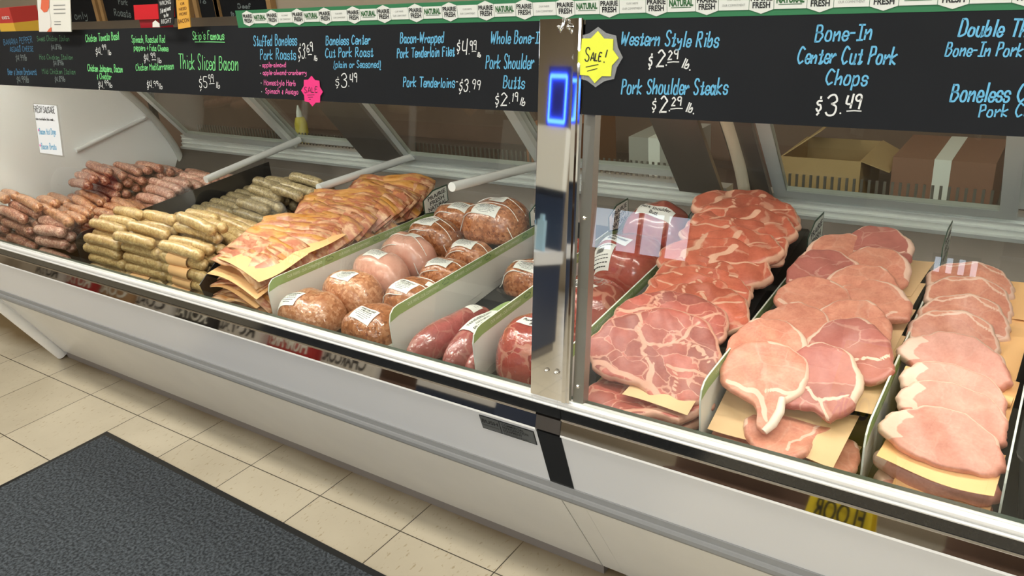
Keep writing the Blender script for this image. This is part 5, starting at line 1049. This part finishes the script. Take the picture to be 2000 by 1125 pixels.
groups = [(1.090, .052, .713, 8, -.10, 'front'), (1.110, .165, .722, 9, .42, 'second'), (1.108, .270, .734, 8, -.16, 'third'), (1.09, .360, .742, 9, .34, 'fourth'), (1.106, .450, .744, 8, -.22, 'fifth'), (1.10, .53, .742, 7, .22, 'rear')]
tl_ = dict(front=14, second=40, third=20, fourth=42, fifth=24, rear=38)
for gx, gy, gz, n_, gyaw, gn in groups:
    for i in range(n_):
        f = i/(n_-1)-.5
        o = link('bacon_slice', BM[rb.randrange(4)]); o.location = (gx+rb.uniform(-.006, .006)+f*.012, gy+f*.085, gz-.010+f*.022+rb.uniform(0, .002))
        o.rotation_euler = (Matrix.Rotation(gyaw+rb.uniform(-.06, .06)+f*.35, 3, 'Z') @ Matrix.Rotation(T_(tl_[gn])+rb.uniform(-.07, .07), 3, 'X') @ Matrix.Rotation(T_(3), 3, 'Y')).to_euler()
        tag(o, 'bacon slice %s in the %s fanned bundle of the bacon pile' % (['nearest the front', 'second', 'third', 'fourth', 'fifth', 'sixth', 'seventh', 'eighth', 'ninth', 'tenth'][i], gn), 'bacon', 'fanned bacon slices')
for i, gy in enumerate((.02, .12, .22, .32, .42, .50)):     # lower row seen along the divider
    for j in range(3):
        o = link('bacon_slice', BM[(i+j) % 4]); o.location = (1.110, gy+.03+.022*j, .668+.016*(gy/.5)+.008*j); o.rotation_euler = (T_(20), T_(2), rb.uniform(-.1, .1))
        tag(o, 'lower-row bacon slice by the divider, %s, trio %s from the front' % (['lowest of its trio', 'middle of its trio', 'uppermost of its trio'][j], ['first', 'second', 'third', 'fourth', 'fifth', 'last'][i]), 'bacon', 'bacon slices in the lower row')
pp = [([(.985, -.050, .588), (1.232, -.044, .582), (1.232, .06, .600), (.985, .06, .606)], 'lowest'), ([(.995, -.046, .622), (1.190, -.056, .606), (1.228, .06, .628), (.995, .07, .632)], 'second from the bottom'),
      ([(.985, -.040, .657), (1.205, -.060, .632), (1.230, .06, .655), (.99, .075, .664)], 'third from the bottom'), ([(1.0, -.010, .692), (1.218, -.052, .676), (1.236, .10, .695), (1.0, .10, .702)], 'topmost, with a wide bare corner')]
for i, (c_, w_) in enumerate(pp): sheet(c_, 'peach paper jutting from the front of the bacon stack, %s' % w_, 'paper', -.004, .006, 60+i, curl=.006 if i < 3 else .002)
for i, (y, z) in enumerate(((-.012, .5735), (-.008, .6015), (-.002, .6335))):
    for j in range(3):
        o = link('bacon_slice', BM[(i+j+1) % 4]); o.location = (1.105, y+.012*j, z+.0045*j); o.rotation_euler = (T_(8), 0, rb.uniform(-.05, .05))
        tag(o, 'bacon slice edge between the front papers, %s gap, %s slice' % (['lowest', 'middle', 'upper'][i], ['bottom', 'middle', 'top'][j]), 'bacon', 'bacon slices between the papers')
sheet([(1.0, .17, .711), (1.10, .17, .711), (1.10, .27, .724), (.99, .27, .724)], 'peach paper corner peeking out left of the second bacon bundle', 'paper', 0, .003, 71)
sheet([(1.06, .10, .704), (1.225, .08, .694), (1.232, .24, .708), (1.06, .24, .716)], 'peach paper under the second bacon bundle beside the divider', 'paper', 0, .004, 72)
# ------------------------------------------------------------------ wrapped roasts, butts and tenderloins
class Loaf:
    def __init__(s, a, b, h, p=2.8, q=2.2, seed=0, taper=0.0): s.a, s.b, s.h, s.p, s.q, s.t = a, b, h, p, q, taper; r = random.Random(seed); s.ph = [r.uniform(0, 6) for _ in range(5)]
    def rad(s, x, y): 
        k = 1-s.t*(y/s.b); return (abs(x/(s.a*k))**s.p+abs(y/s.b)**s.p)**(1/s.p)
    def z(s, x, y):
        r = min(s.rad(x, y), 1); base = s.h*(1-r**3.2)**(1/s.q)
        return base*(1+.05*math.sin(x*38+s.ph[0])*math.cos(y*33+s.ph[1])+.02*math.sin(x*90+y*60+s.ph[2]))
    def mesh(s, name, material, n=56):
        rs = [0, .15, .3, .45, .6, .7, .78, .85, .9, .94, .97, .99, 1.0]; vs = []
        for r in rs:
            for i in range(n):
                a = 2*PI*i/n; cx, cy = math.cos(a), math.sin(a); k = (abs(cx)**s.p+abs(cy)**s.p)**(-1/s.p); y = s.b*cy*k*r; x = s.a*(1-s.t*(y/s.b))*cx*k*r
                lift = s.h*.22
                vs.append((x, y, lift+s.z(x, y)*.78 if r < 1 else lift))
        for r, z in ((.985, .10), (.93, .02), (.80, 0.0), (.4, 0.0), (0, 0.0)):
            for i in range(n):
                a = 2*PI*i/n; cx, cy = math.cos(a), math.sin(a); k = (abs(cx)**s.p+abs(cy)**s.p)**(-1/s.p); y = s.b*cy*k*r; vs.append((s.a*(1-s.t*(y/s.b))*cx*k*r, y, s.h*z))
        R = len(vs)//n; mb = MB(); mb.add(vs, [((j+1)*n+i, (j+1)*n+(i+1) % n, j*n+(i+1) % n, j*n+i) for j in range(R-1) for i in range(n)], 0, True); return mb.mesh(name, material)
    def top(s, x, y): return s.h*.22+s.z(x, y)*.78
def loaf_thing(name, lf, material, loc, yaw, label, cat, group, labels=(), twine=0, tray=None, pad=None, tilt=0.0):
    root = thing(name, loc, label, cat, group); root.rotation_euler = (tilt, 0, yaw); z0 = .004 if tray else 0
    nm_ = {'pork roast': 'roast', 'pork butt': 'butt', 'tenderloin': 'tenderloin'}.get(cat, 'meat')
    o = link('wrapped_'+nm_+'_body', lf.mesh(name, material), root, (0, 0, z0))
    if tray:
        w_ = MB(); n = 40; L = []
        for (g_, z) in ((.90, 0), (1.02, .001), (1.12, .016), (1.17, .017), (1.17, .018), (1.11, .0175), (1.01, .0025), (.0, .0025)):
            L.append([(lf.a*g_*math.copysign(abs(math.cos(2*PI*i/n))**.6, math.cos(2*PI*i/n)), lf.b*g_*math.copysign(abs(math.sin(2*PI*i/n))**.6, math.sin(2*PI*i/n)), z) for i in range(n)])
        w_.add([p for l in L for p in l], [(j*n+i, j*n+(i+1) % n, (j+1)*n+(i+1) % n, (j+1)*n+i) for j in range(len(L)-1) for i in range(n)], 0, True)
        link('clear_tray', w_.mesh('clear_tray', M['film']), root)
    for (cx, cy, w_, h_, lines, rot) in labels:
        g = MB(); n = 8; c, s = math.cos(rot), math.sin(rot)
        fn = lambda u, v, l=.0016: Vector((cx+c*u-s*v, cy+s*u+c*v, z0+lf.top(cx+c*u-s*v, cy+s*u+c*v)+l))
        g.add([fn((i/n-.5)*w_, (j/n-.5)*h_) for j in range(n+1) for i in range(n+1)], [(j*(n+1)+i, j*(n+1)+i+1, (j+1)*(n+1)+i+1, (j+1)*(n+1)+i) for j in range(n) for i in range(n)], 0, True)
        lb = link('paper_label', g.mesh('paper_label', M['label']), root); t_ = MB()
        for (txt, ty, th_, tw) in lines:
            if txt == '|':
                for k in range(14): t_.add([fn((-.32+.026*k+a_)*w_, (ty+b_)*h_, .0022) for a_, b_ in ((0, 0), (.008+.008*(k % 3), 0), (.008+.008*(k % 3), .22), (0, .22))], [(0, 1, 2, 3)])
            elif txt == '_':
                for k in range(6): t_.add([fn((-tw/2+tw*(k+a_)/6)*w_, (ty+b_)*h_, .0022) for a_, b_ in ((0, 0), (.82, 0), (.82, .028), (0, .028))], [(0, 1, 2, 3)])
            else: print_text(t_, txt, (0, ty*h_), th_*h_, lambda u, v: fn(u, v, .0022), tw*w_, bold=.02)
        link('label_lettering', t_.mesh('label_lettering', M['ink']), lb)
    for k in range(twine):
        y = lf.b*(-.72+1.44*k/(twine-1)) if twine > 1 else 0; g = MB(); pts = [(x, y+.004*math.sin(x*40+k), z0+lf.top(x, y)+.0004) for x in [lf.a*(-.93+1.86*i/14) for i in range(15)]]
        g.tube(pts, .0011, 6); link('twine', g.mesh('twine', M['label']), root)
    if pad:
        g = MB(); n = 24; L = [[(lf.a*1.0*math.copysign(abs(math.cos(2*PI*i/n))**.7, math.cos(2*PI*i/n))*k_, lf.b*1.0*math.copysign(abs(math.sin(2*PI*i/n))**.7, math.sin(2*PI*i/n))*k_, z) for i in range(n)] for k_, z in ((.96, .004), (1.025, .012), (1.03, lf.h*.30), (1.0, lf.h*.36))]
        g.add([p for l in L for p in l], [(j*n+i, j*n+(i+1) % n, (j+1)*n+(i+1) % n, (j+1)*n+i) for j in range(3) for i in range(n)], 0, True); link('white_pad', g.mesh('white_pad', M['label']), root)
    return root
ST = lambda n_: [('STUFFED PORK ROAST', .33, .13, .78), (n_, .17, .10, .55), ('_', 0.03, 0, .7), ('_', -.10, 0, .8), ('_', -.22, 0, .62), ('_', -.34, 0, .4)]
G_ = 'wrapped stuffed pork roasts'
D = lambda y: dz(y)+.001
rz = [  # x, y, a, b, h, mat, yaw, labels, twine, tray, pad, extra z, description
 (1.337, -.002, .088, .070, .088, 'roast_tan', -.10, [(-.028, -.030, .066, .046, ST('APPLE ALMOND'), .12)], 0, 1, 0, 0, 'tan wrapped roast with a white label, front left corner'),
 (1.549, .000, .080, .066, .088, 'roast_brown', -.12, [(.004, -.022, .068, .040, ST('HOMESTYLE HERB'), -.02)], 0, 1, 1, 0, 'brown wrapped roast on a white pad, front right corner'),
 (1.356, .122, .088, .060, .094, 'roast_tan', -.10, [(.0, -.012, .068, .040, ST('HOMESTYLE HERB'), .04)], 0, 1, 0, 0, 'tan wrapped roast just behind the front left one'),
 (1.556, .136, .076, .064, .098, 'roast_brown', -.08, [(-.008, -.018, .070, .042, ST('APPLE ALMOND'), -.08), (.052, .02, .03, .02, [('_', .1, 0, .7), ('_', -.2, 0, .7)], .3)], 3, 1, 0, 0, 'brown wrapped roast second from the front on the right'),
 (1.348, .238, .090, .054, .096, 'roast_pink', -.12, [(.0, -.006, .066, .036, ST('PLAIN'), .03)], 0, 1, 0, 0, 'plain pink wrapped roast with a label, left side'),
 (1.352, .348, .092, .056, .104, 'roast_pink', -.16, [(.02, .012, .04, .022, [('_', .1, 0, .7), ('_', -.2, 0, .7)], .1)], 3, 0, 0, 0, 'larger plain pink wrapped roast behind the labelled pink one'),
 (1.560, .258, .076, .055, .100, 'roast_brown', .02, [(-.006, -.012, .066, .036, ST('SPINACH & ASIAGO'), .05)], 3, 1, 0, 0, 'brown wrapped roast third from the front on the right'),
 (1.560, .362, .076, .050, .104, 'roast_brown', .02, [(-.006, -.010, .064, .036, ST('APPLE ALMOND'), .05)], 3, 1, 0, 0, 'brown wrapped roast fourth on the right, below the big one'),
 (1.352, .462, .090, .056, .098, 'roast_brown', -.05, [(-.01, -.010, .070, .036, [('Stuffed Pork Roast', .28, .15, .8), ('Spinach & Asiago', .08, .13, .7), ('_', -.08, 0, .7), ('_', -.20, 0, .7), ('_', -.34, 0, .4)], -.02)], 4, 1, 0, 0, 'dark glossy wrapped roast third up on the left side'),
 (1.352, .580, .088, .056, .104, 'roast_brown', .0, [(.02, -.012, .066, .036, [('Stuffed Pork Roast', .28, .15, .8), ('Spinach & Asiago', .08, .13, .7), ('_', -.08, 0, .7), ('_', -.20, 0, .7), ('_', -.34, 0, .4)], -.02)], 3, 1, 0, 0, 'brown wrapped roast in the far left corner, beside the sign card'),
 (1.535, .520, .094, .080, .100, 'roast_brown', .04, [(.0, -.044, .080, .034, ST('APPLE ALMOND'), -.02), (.01, .008, .052, .030, [('_', .2, 0, .7), ('_', 0, 0, .7), ('_', -.2, 0, .6)], -.05)], 4, 0, 0, .058, 'big brown wrapped roast raised at the back right')]
for i, (x, y, a, b, h, mt_, yaw, lbs, tw, tr, pd, ez, ds) in enumerate(rz):
    loaf_thing('stuffed_roast' if mt_ != 'roast_pink' else 'pork_loin_roast', Loaf(a, b, h, seed=i), M[mt_], (x, y, D(y)+ez), yaw, ds, 'pork roast', G_, lbs, tw, tr, pd, T_(4))
x0_, x1_ = 1.45, 1.62
rz0 = pan(x0_, x1_, [(.45, D(.45)), (.45, .640), (.60, .652), (.60, D(.60))], 'black riser under the big roast at the back')
# pork shoulder butts
G_ = 'wrapped pork shoulder butts'
BL = [('Pork Shoulder', .18, .30, .84), ('Butt', -.22, .28, .24)]
PL = [('PORK BUTT BONE IN', .38, .08, .7), ('|', .02, 0, 0), ('_', -.10, 0, .7), ('_', -.22, 0, .8), ('_', -.34, 0, .8), ('_', -.44, 0, .7)]
loaf_thing('pork_shoulder_butt', Loaf(.088, .090, .125, 2.6, 2.1, 51), M['butt'], (1.978, .045, D(.045)), .05, 'wrapped pork shoulder butt at the front, just left of the chrome post', 'pork butt', G_, [(.0, -.012, .075, .032, BL, -.05)], 0, 1)
loaf_thing('pork_shoulder_butt', Loaf(.090, .088, .122, 2.6, 2.1, 53), M['butt'], (1.982, .245, D(.245)), -.05, 'wrapped shoulder butt second from the front, right of the chrome post', 'pork butt', G_, [(-.010, -.022, .075, .032, BL, -.05)], 0, 0)
M['butt_red'] = meat_mat('smooth_red_butt', (0.46, 0.10, 0.07), (0.34, 0.06, 0.045), (0.62, 0.30, 0.22), .25, 9, .02, .25)
for k_, v_ in (('Coat Weight', .7), ('Coat Roughness', .1)): M['butt_red'].node_tree.nodes['Principled BSDF'].inputs[k_].default_value = v_
loaf_thing('pork_shoulder_butt', Loaf(.092, .092, .135, 2.8, 2.1, 57), M['butt_red'], (1.985, .430, D(.43)+.012), .0, 'red wrapped shoulder butt with a name label and a price label', 'pork butt', G_, [(-.028, -.018, .085, .034, BL, -.12), (-.036, -.064, .056, .040, PL, -.06)], 0, 0)
loaf_thing('pork_shoulder_butt', Loaf(.094, .070, .145, 2.8, 2.1, 59), M['butt_red'], (1.985, .595, D(.595)+.02), .0, 'rearmost wrapped shoulder butt with a curved name label', 'pork butt', G_, [(.005, -.030, .098, .030, BL, -.08)], 0, 0)
# tenderloins and the trays behind them
G_ = 'vacuum-packed pork tenderloins'
loaf_thing('pork_tenderloin', Loaf(.036, .135, .070, 2.2, 2.0, 61, .12), M['tender'], (1.716, .072, D(.07)), -.12, 'wrapped tenderloin lying along the white divider, front left', 'tenderloin', G_, [(.004, .075, .024, .04, [('_', .2, 0, .6), ('_', 0, 0, .6)], .2)], 0, 0)
tl = loaf_thing('pork_tenderloin', Loaf(.043, .165, .078, 2.2, 2.0, 63, .10), M['tender'], (1.808, .105, D(.1)), -.02, 'long wrapped tenderloin carrying a green and cream name tag', 'tenderloin', G_, [], 0, 0)
lf = Loaf(.043, .165, .078, 2.2, 2.0, 63, .10)
def tagp(u, v, l=.002): return Vector((u, v, lf.top(u, v)+l))
g = MB(); n = 10; W2 = .024
def strip(v0, v1, l): 
    g = MB(); g.add([tagp((i/8-.5)*2*W2, v0+(v1-v0)*j/n, l) for j in range(n+1) for i in range(9)], [(j*9+i, j*9+i+1, (j+1)*9+i+1, (j+1)*9+i) for j in range(n) for i in range(8)], 0, True); return g
link('cream_tag', strip(-.085, .02, .002).mesh('cream_tag', M['card']), tl); link('green_tag', strip(.02, .085, .002).mesh('green_tag', M['divgreen']), tl)
g = MB()
for i, (w_, u) in enumerate((('PRAIRIE FRESH', -.013), ('NATURAL', -.004), ('TENDERLOIN', .007))): print_text(g, w_, (-.032, u), .0075 if i != 1 else .005, lambda p, q: tagp(-q, p, .003), .085 if i != 1 else .05)
link('tag_lettering', g.mesh('tag_lettering', M['ink']), tl)
loaf_thing('pork_tenderloin', Loaf(.026, .095, .050, 2.2, 2.0, 65, .1), M['tender'], (1.849, -.008+.06, D(.05)), -.03, 'small wrapped tenderloin at right, against the shoulder butt divider', 'tenderloin', G_, [], 0, 0)
G_ = 'trayed roasts behind the tenderloins'
loaf_thing('tray_of_pork', Loaf(.070, .060, .082, 2.6, 2.1, 67), M['roast_brown'], (1.752, .352, D(.35)), .0, 'trayed roast with two labels behind the tenderloins', 'pork roast', G_, [(.01, -.022, .07, .032, ST('PORK MEDALLIONS'), .03), (.03, .012, .05, .024, [('_', .1, 0, .7), ('_', -.1, 0, .6)], .03)], 3, 1)
loaf_thing('tray_of_pork', Loaf(.070, .055, .088, 2.6, 2.1, 69), M['butt_red'], (1.752, .500, D(.5)), .0, 'red trayed roast farthest back behind the tenderloins', 'pork roast', G_, [(.02, -.012, .06, .03, ST('PORK MEDALLIONS'), .03)], 0, 1)
# ------------------------------------------------------------------ behind the sliding doors
M['wainscot'] = mat('brown_wainscot', (0.17, 0.105, 0.075), .6, noise=.3, nscale=5)
struct('trim_1', MB().box(-4.4, 6.4, YW-.012, YW-.0005, 0, 1.20), M['wainscot'])
t = thing('prep_counter', (2.0, 1.28, 0), 'low brown work counter behind the sliding doors', 'counter')
part('counter_top', MB().box(-.5, 4.0, 1.0, 1.56, .60, .635), mat('dark_counter', (0.10, 0.07, 0.055), .35), t)
part('counter_body', MB().box(-.48, 3.98, 1.03, 1.55, 0, .5995), M['wainscot'], t)
bx0, bx1, by0, by1, bz1 = 2.128, 2.345, 1.10, 1.36, .785
t = thing('cardboard_box', ((bx0+bx1)/2, 1.22, .636), 'open brown cardboard box with a raised flap behind the right sliding door', 'box')
mb = MB(); mb.box(bx0, bx1, by0, by0+.004, .636, bz1); mb.box(bx0, bx1, by1-.004, by1, .636, bz1); mb.box(bx0, bx0+.004, by0+.004, by1-.004, .636, bz1); mb.box(bx1-.004, bx1, by0+.004, by1-.004, .636, bz1); mb.box(bx0+.004, bx1-.004, by0+.004, by1-.004, .636, .64); part('box_walls', mb, M['cardboard'], t)
for pts in ([(bx0, by0, bz1), (bx0+.012, by1, bz1), (bx0+.12, by1+.03, bz1+.10), (bx0+.10, by0+.03, bz1+.075)], [(bx1, by1, bz1), (bx1, by0, bz1), (bx1+.07, by0+.02, bz1-.03), (bx1+.07, by1-.02, bz1-.03)]):
    mb = MB(); k = [Vector(p) for p in pts]; nn = (k[1]-k[0]).cross(k[3]-k[0]).normalized()*.003; mb.add(k+[p+nn for p in k], [(3, 2, 1, 0), (4, 5, 6, 7), (0, 1, 5, 4), (1, 2, 6, 5), (2, 3, 7, 6), (3, 0, 4, 7)]); part('box_flap', mb, M['cardboard'], t)
def crate(x0, x1, y0, y1, z1, col, label, name='carton'):
    t = thing(name, ((x0+x1)/2, (y0+y1)/2, .636), label, 'box'); part('carton_walls', MB().box(x0, x1, y0, y1, .6365, z1), col, t); part('carton_tape', MB().box((x0+x1)/2-.02, (x0+x1)/2+.02, y0-.0008, y1+.0008, .637, z1+.0008), M['card'], t); return t
crate(2.42, 2.66, 1.12, 1.4, .80, mat('brown_carton', (.27, .13, .08), .6), 'reddish brown carton right of the open cardboard box')
crate(1.25, 1.44, 1.1, 1.4, .83, mat('rust_carton', (.33, .15, .07), .6), 'rust-coloured carton seen through the middle sliding door')
crate(1.62, 1.80, 1.15, 1.4, .80, mat('grey_carton', (.38, .36, .32), .6), 'grey carton behind the door left of the chrome post')
t = thing('squeeze_bottle', (-.02, 1.2, .636), 'yellow squeeze bottle on the counter behind the left sliding door', 'bottle')
yb = mat('mustard_yellow', (.62, .50, .06), .4); mb = MB(); mb.tube([(-.02, 1.2, .6365), (-.02, 1.2, .75), (-.02, 1.2, .775), (-.02, 1.2, .78)], [.028, .028, .02, .014], 16); part('bottle_body', mb, yb, t)
mb = MB(); mb.tube([(-.02, 1.2, .7802), (-.02, 1.2, .80), (-.02, 1.2, .83)], [.014, .012, .003], 12); part('nozzle', mb, M['card'], t)
# ------------------------------------------------------------------ the shop behind the camera, seen in the mirror-bright trim and in the glass
def added_shelf(x0, x1, y0, y1, h, label):  # empty dark shelves, added out of view to darken reflections in the glass
    t = thing('added_dark_shelf', ((x0+x1)/2, (y0+y1)/2, 0), label, 'shelf'); dk = M['wainscot']
    part('shelf_back', MB().box(x0, x1, (y0+y1)/2-.01, (y0+y1)/2+.01, 0, h), dk, t); part('shelf_base', MB().box(x0, x1, y0, y1, 0, .12), dk, t)
    for z in (.45, .85, 1.25):
        if z < h: part('shelf_board', MB().box(x0, x1, (y0+y1)/2+.0105, y1, z, z+.02), M['kick'], t); part('shelf_board', MB().box(x0, x1, y0, (y0+y1)/2-.0105, z, z+.02), M['kick'], t)
    return t
added_shelf(0.75, 1.72, -4.9, -4.4, 1.45, 'added brown shelf unit darkening the glass reflections, straight across the aisle'); added_shelf(2.55, 6.2, -4.9, -4.4, 1.45, 'added long brown shelf unit darkening the reflections, behind the camera on the right'); added_shelf(-4.4, -.62, -4.9, -4.4, 1.45, 'added long brown shelf unit darkening the reflections, behind the camera on the left')
pl = thing('pallet', (-2.3, -2.65, 0), 'wooden pallet under the charcoal bags across the aisle', 'pallet')
for k in range(6): y = -2.92+.1*k; part('pallet_board', MB().box(-4.3, -.15, y, y+.075, .09, .11), M['wood'], pl)
for y in (-2.92, -2.66, -2.42): part('pallet_bearer', MB().box(-4.3, -.15, y, y+.07, 0, .0895), M['wood'], pl)
rd = mat('charcoal_bag_red', (.42, .03, .03), .4); wh = mat('charcoal_bag_white', (.72, .70, .66), .4); bk_ = mat('charcoal_bag_black', (.03, .028, .03), .35); br2 = mat('brown_paper_bag', (.40, .24, .12), .6)
bags = [(-4.05, wh, 'ROYAL'), (-3.55, rd, 'ROYAL'), (-3.05, br2, 'COAL'), (-2.55, wh, 'COAL'), (-2.05, bk_, 'ROYAL'), (-1.55, wh, 'ROYAL'), (-1.05, rd, 'HUMPHREY'), (-.55, wh, 'CHARCOAL')]
cn_ = {'charcoal_bag_red': 'red', 'charcoal_bag_white': 'white', 'charcoal_bag_black': 'black', 'brown_paper_bag': 'brown'}
for i, (x, m_, tx) in enumerate(bags):
    lf = Loaf(.23, .30, .12, 4, 2.2, 90+i)
    t = thing('charcoal_bag', (x, -2.42, .112), '%s charcoal bag, %s from the left in the row across the aisle' % (cn_[m_.name], ['first', 'second', 'third', 'fourth', 'fifth', 'sixth', 'seventh', 'last'][i]), 'bag', 'charcoal bags mirrored in the chrome band'); t.rotation_euler = (PI/2, 0, PI)
    link('bag_body', lf.mesh('bag_body', m_), t, (0, .305, 0)); g = MB()
    print_text(g, tx, (0, .27), .08, lambda u, v: Vector((u, v, lf.top(u, v-.305)+.002)), .36, bold=.03); link('bag_lettering', g.mesh('bag_lettering', M['card'] if m_ is not wh else bk_), t)
    g = MB(); g.add([Vector((u*.2, .40+v*.06, lf.top(u*.2, .095+v*.06)+.002)) for u, v in ((-1, -.6), (0, -1), (1, -.4), (.9, .6), (0, 1), (-.9, .4))], [tuple(range(6))]); link('bag_flash', g.mesh('bag_flash', rd if m_ is not rd else M['card']), t)
# chest cooler with a neon sign above it, mirrored in the chrome post
nv = mat('navy_enamel', (.03, .045, .085), .3); t = thing('chest_cooler', (.2, -2.7, 0), 'navy chest cooler across the aisle, mirrored in the chrome post', 'cooler')
part('cooler_body', MB().box(-.05, .50, -3.0, -2.42, .06, .60), nv, t); part('cooler_base', MB().box(-.03, .48, -2.98, -2.45, 0, .0595), M['kick'], t); part('white_stripe', MB().box(-.05, .50, -2.4195, -2.416, .35, .42), M['white'], t)
part('cooler_rim', MB().box(-.07, .52, -3.02, -2.40, .6005, .68), M['white'], t); part('cooler_back', MB().box(-.05, .50, -3.0, -2.95, .6805, 1.04), nv, t); part('header_panel', MB().box(-.05, .50, -3.0, -2.90, 1.0405, 1.36), M['card'], t)
bg = mat('pale_blue_package', (.35, .55, .68), .4); 
for i, x in enumerate((.08, .20, .32, .44)):
    t2 = thing('blue_package', (x, -2.6, .681), 'pale blue package standing in the navy cooler, %s from the left' % ['first', 'second', 'third', 'fourth'][i], 'package', 'packages in the navy cooler')
    mb = MB(); mb.box(x-.045, x+.045, -2.63, -2.57, .6812, .82+.04*(i % 2)); part('package_body', mb, bg if i % 2 else M['card'], t2); mb = MB(); mb.box(x-.02, x+.02, -2.625, -2.575, .8203+.04*(i % 2), .85+.04*(i % 2)); part('package_top', mb, bg, t2)
t = thing('neon_sign', (.31, -2.96, 1.361), 'blue neon window-frame sign standing on the navy cooler', 'neon sign')
part('sign_panel', MB().box(.15, .47, -2.99, -2.965, 1.3605, 1.66), mat('dark_blue_panel', (.02, .025, .16), .4), t)
nb_ = emit_mat('blue_neon_tube', (.03, .10, 1.0), 9.0); zz = [(.19, 1.39), (.19, 1.61), (.43, 1.61), (.43, 1.39)]
for i, (a_, b_) in enumerate(zip(zz, zz[1:]+zz[:1])): part('neon_tube', MB().tube([(a_[0], -2.95, a_[1]), (b_[0], -2.95, b_[1])], .010, 10), nb_, t)
# wet floor sign, mirrored in the chrome band
t = thing('wet_floor_sign', (2.40, -1.55, 0), 'yellow folding wet floor sign lettered FLOOR, mirrored in the chrome band', 'floor sign'); yl = mat('sign_yellow', (.80, .62, .03), .4)
for s_ in (1, -1):
    mb = MB(); o = Vector((2.40, -1.55, .62)); mb.plate([(-.08, 0), (.08, 0), (.125, -.62), (-.125, -.62)] if s_ > 0 else [(-.125, -.62), (.125, -.62), (.08, 0), (-.08, 0)], o+Vector((0, .004*s_, 0)), (1, 0, 0), Vector((0, -.28*s_, 1)).normalized(), .005); p_ = part('sign_leaf', mb, yl, t)
    if s_ > 0:
        g = MB(); vd = Vector((0, -.28, 1)).normalized(); nn = Vector((0, 1, .28)).normalized(); 
        print_text(g, 'FLOOR', (0, -.200), .070, lambda u, v: o+Vector((-u, 0, 0))+vd*v+nn*.012, .15, bold=.02); part('sign_lettering', g, M['ink'], p_)
# dark rack standing beyond the left end of the case
t = thing('storage_rack', (-1.25, .65, 0), 'black storage rack beyond the left end of the case', 'rack')
for z in (.10, .42, .74): part('rack_shelf', MB().box(-1.75, -.78, .30, 1.0, z, z+.025), M['blk'], t)
for x in (-1.75, -.805):
    for y in (.30, .975): part('rack_post', MB().box(x, x+.025, y, y+.025, 0, 1.1), M['blk'], t)
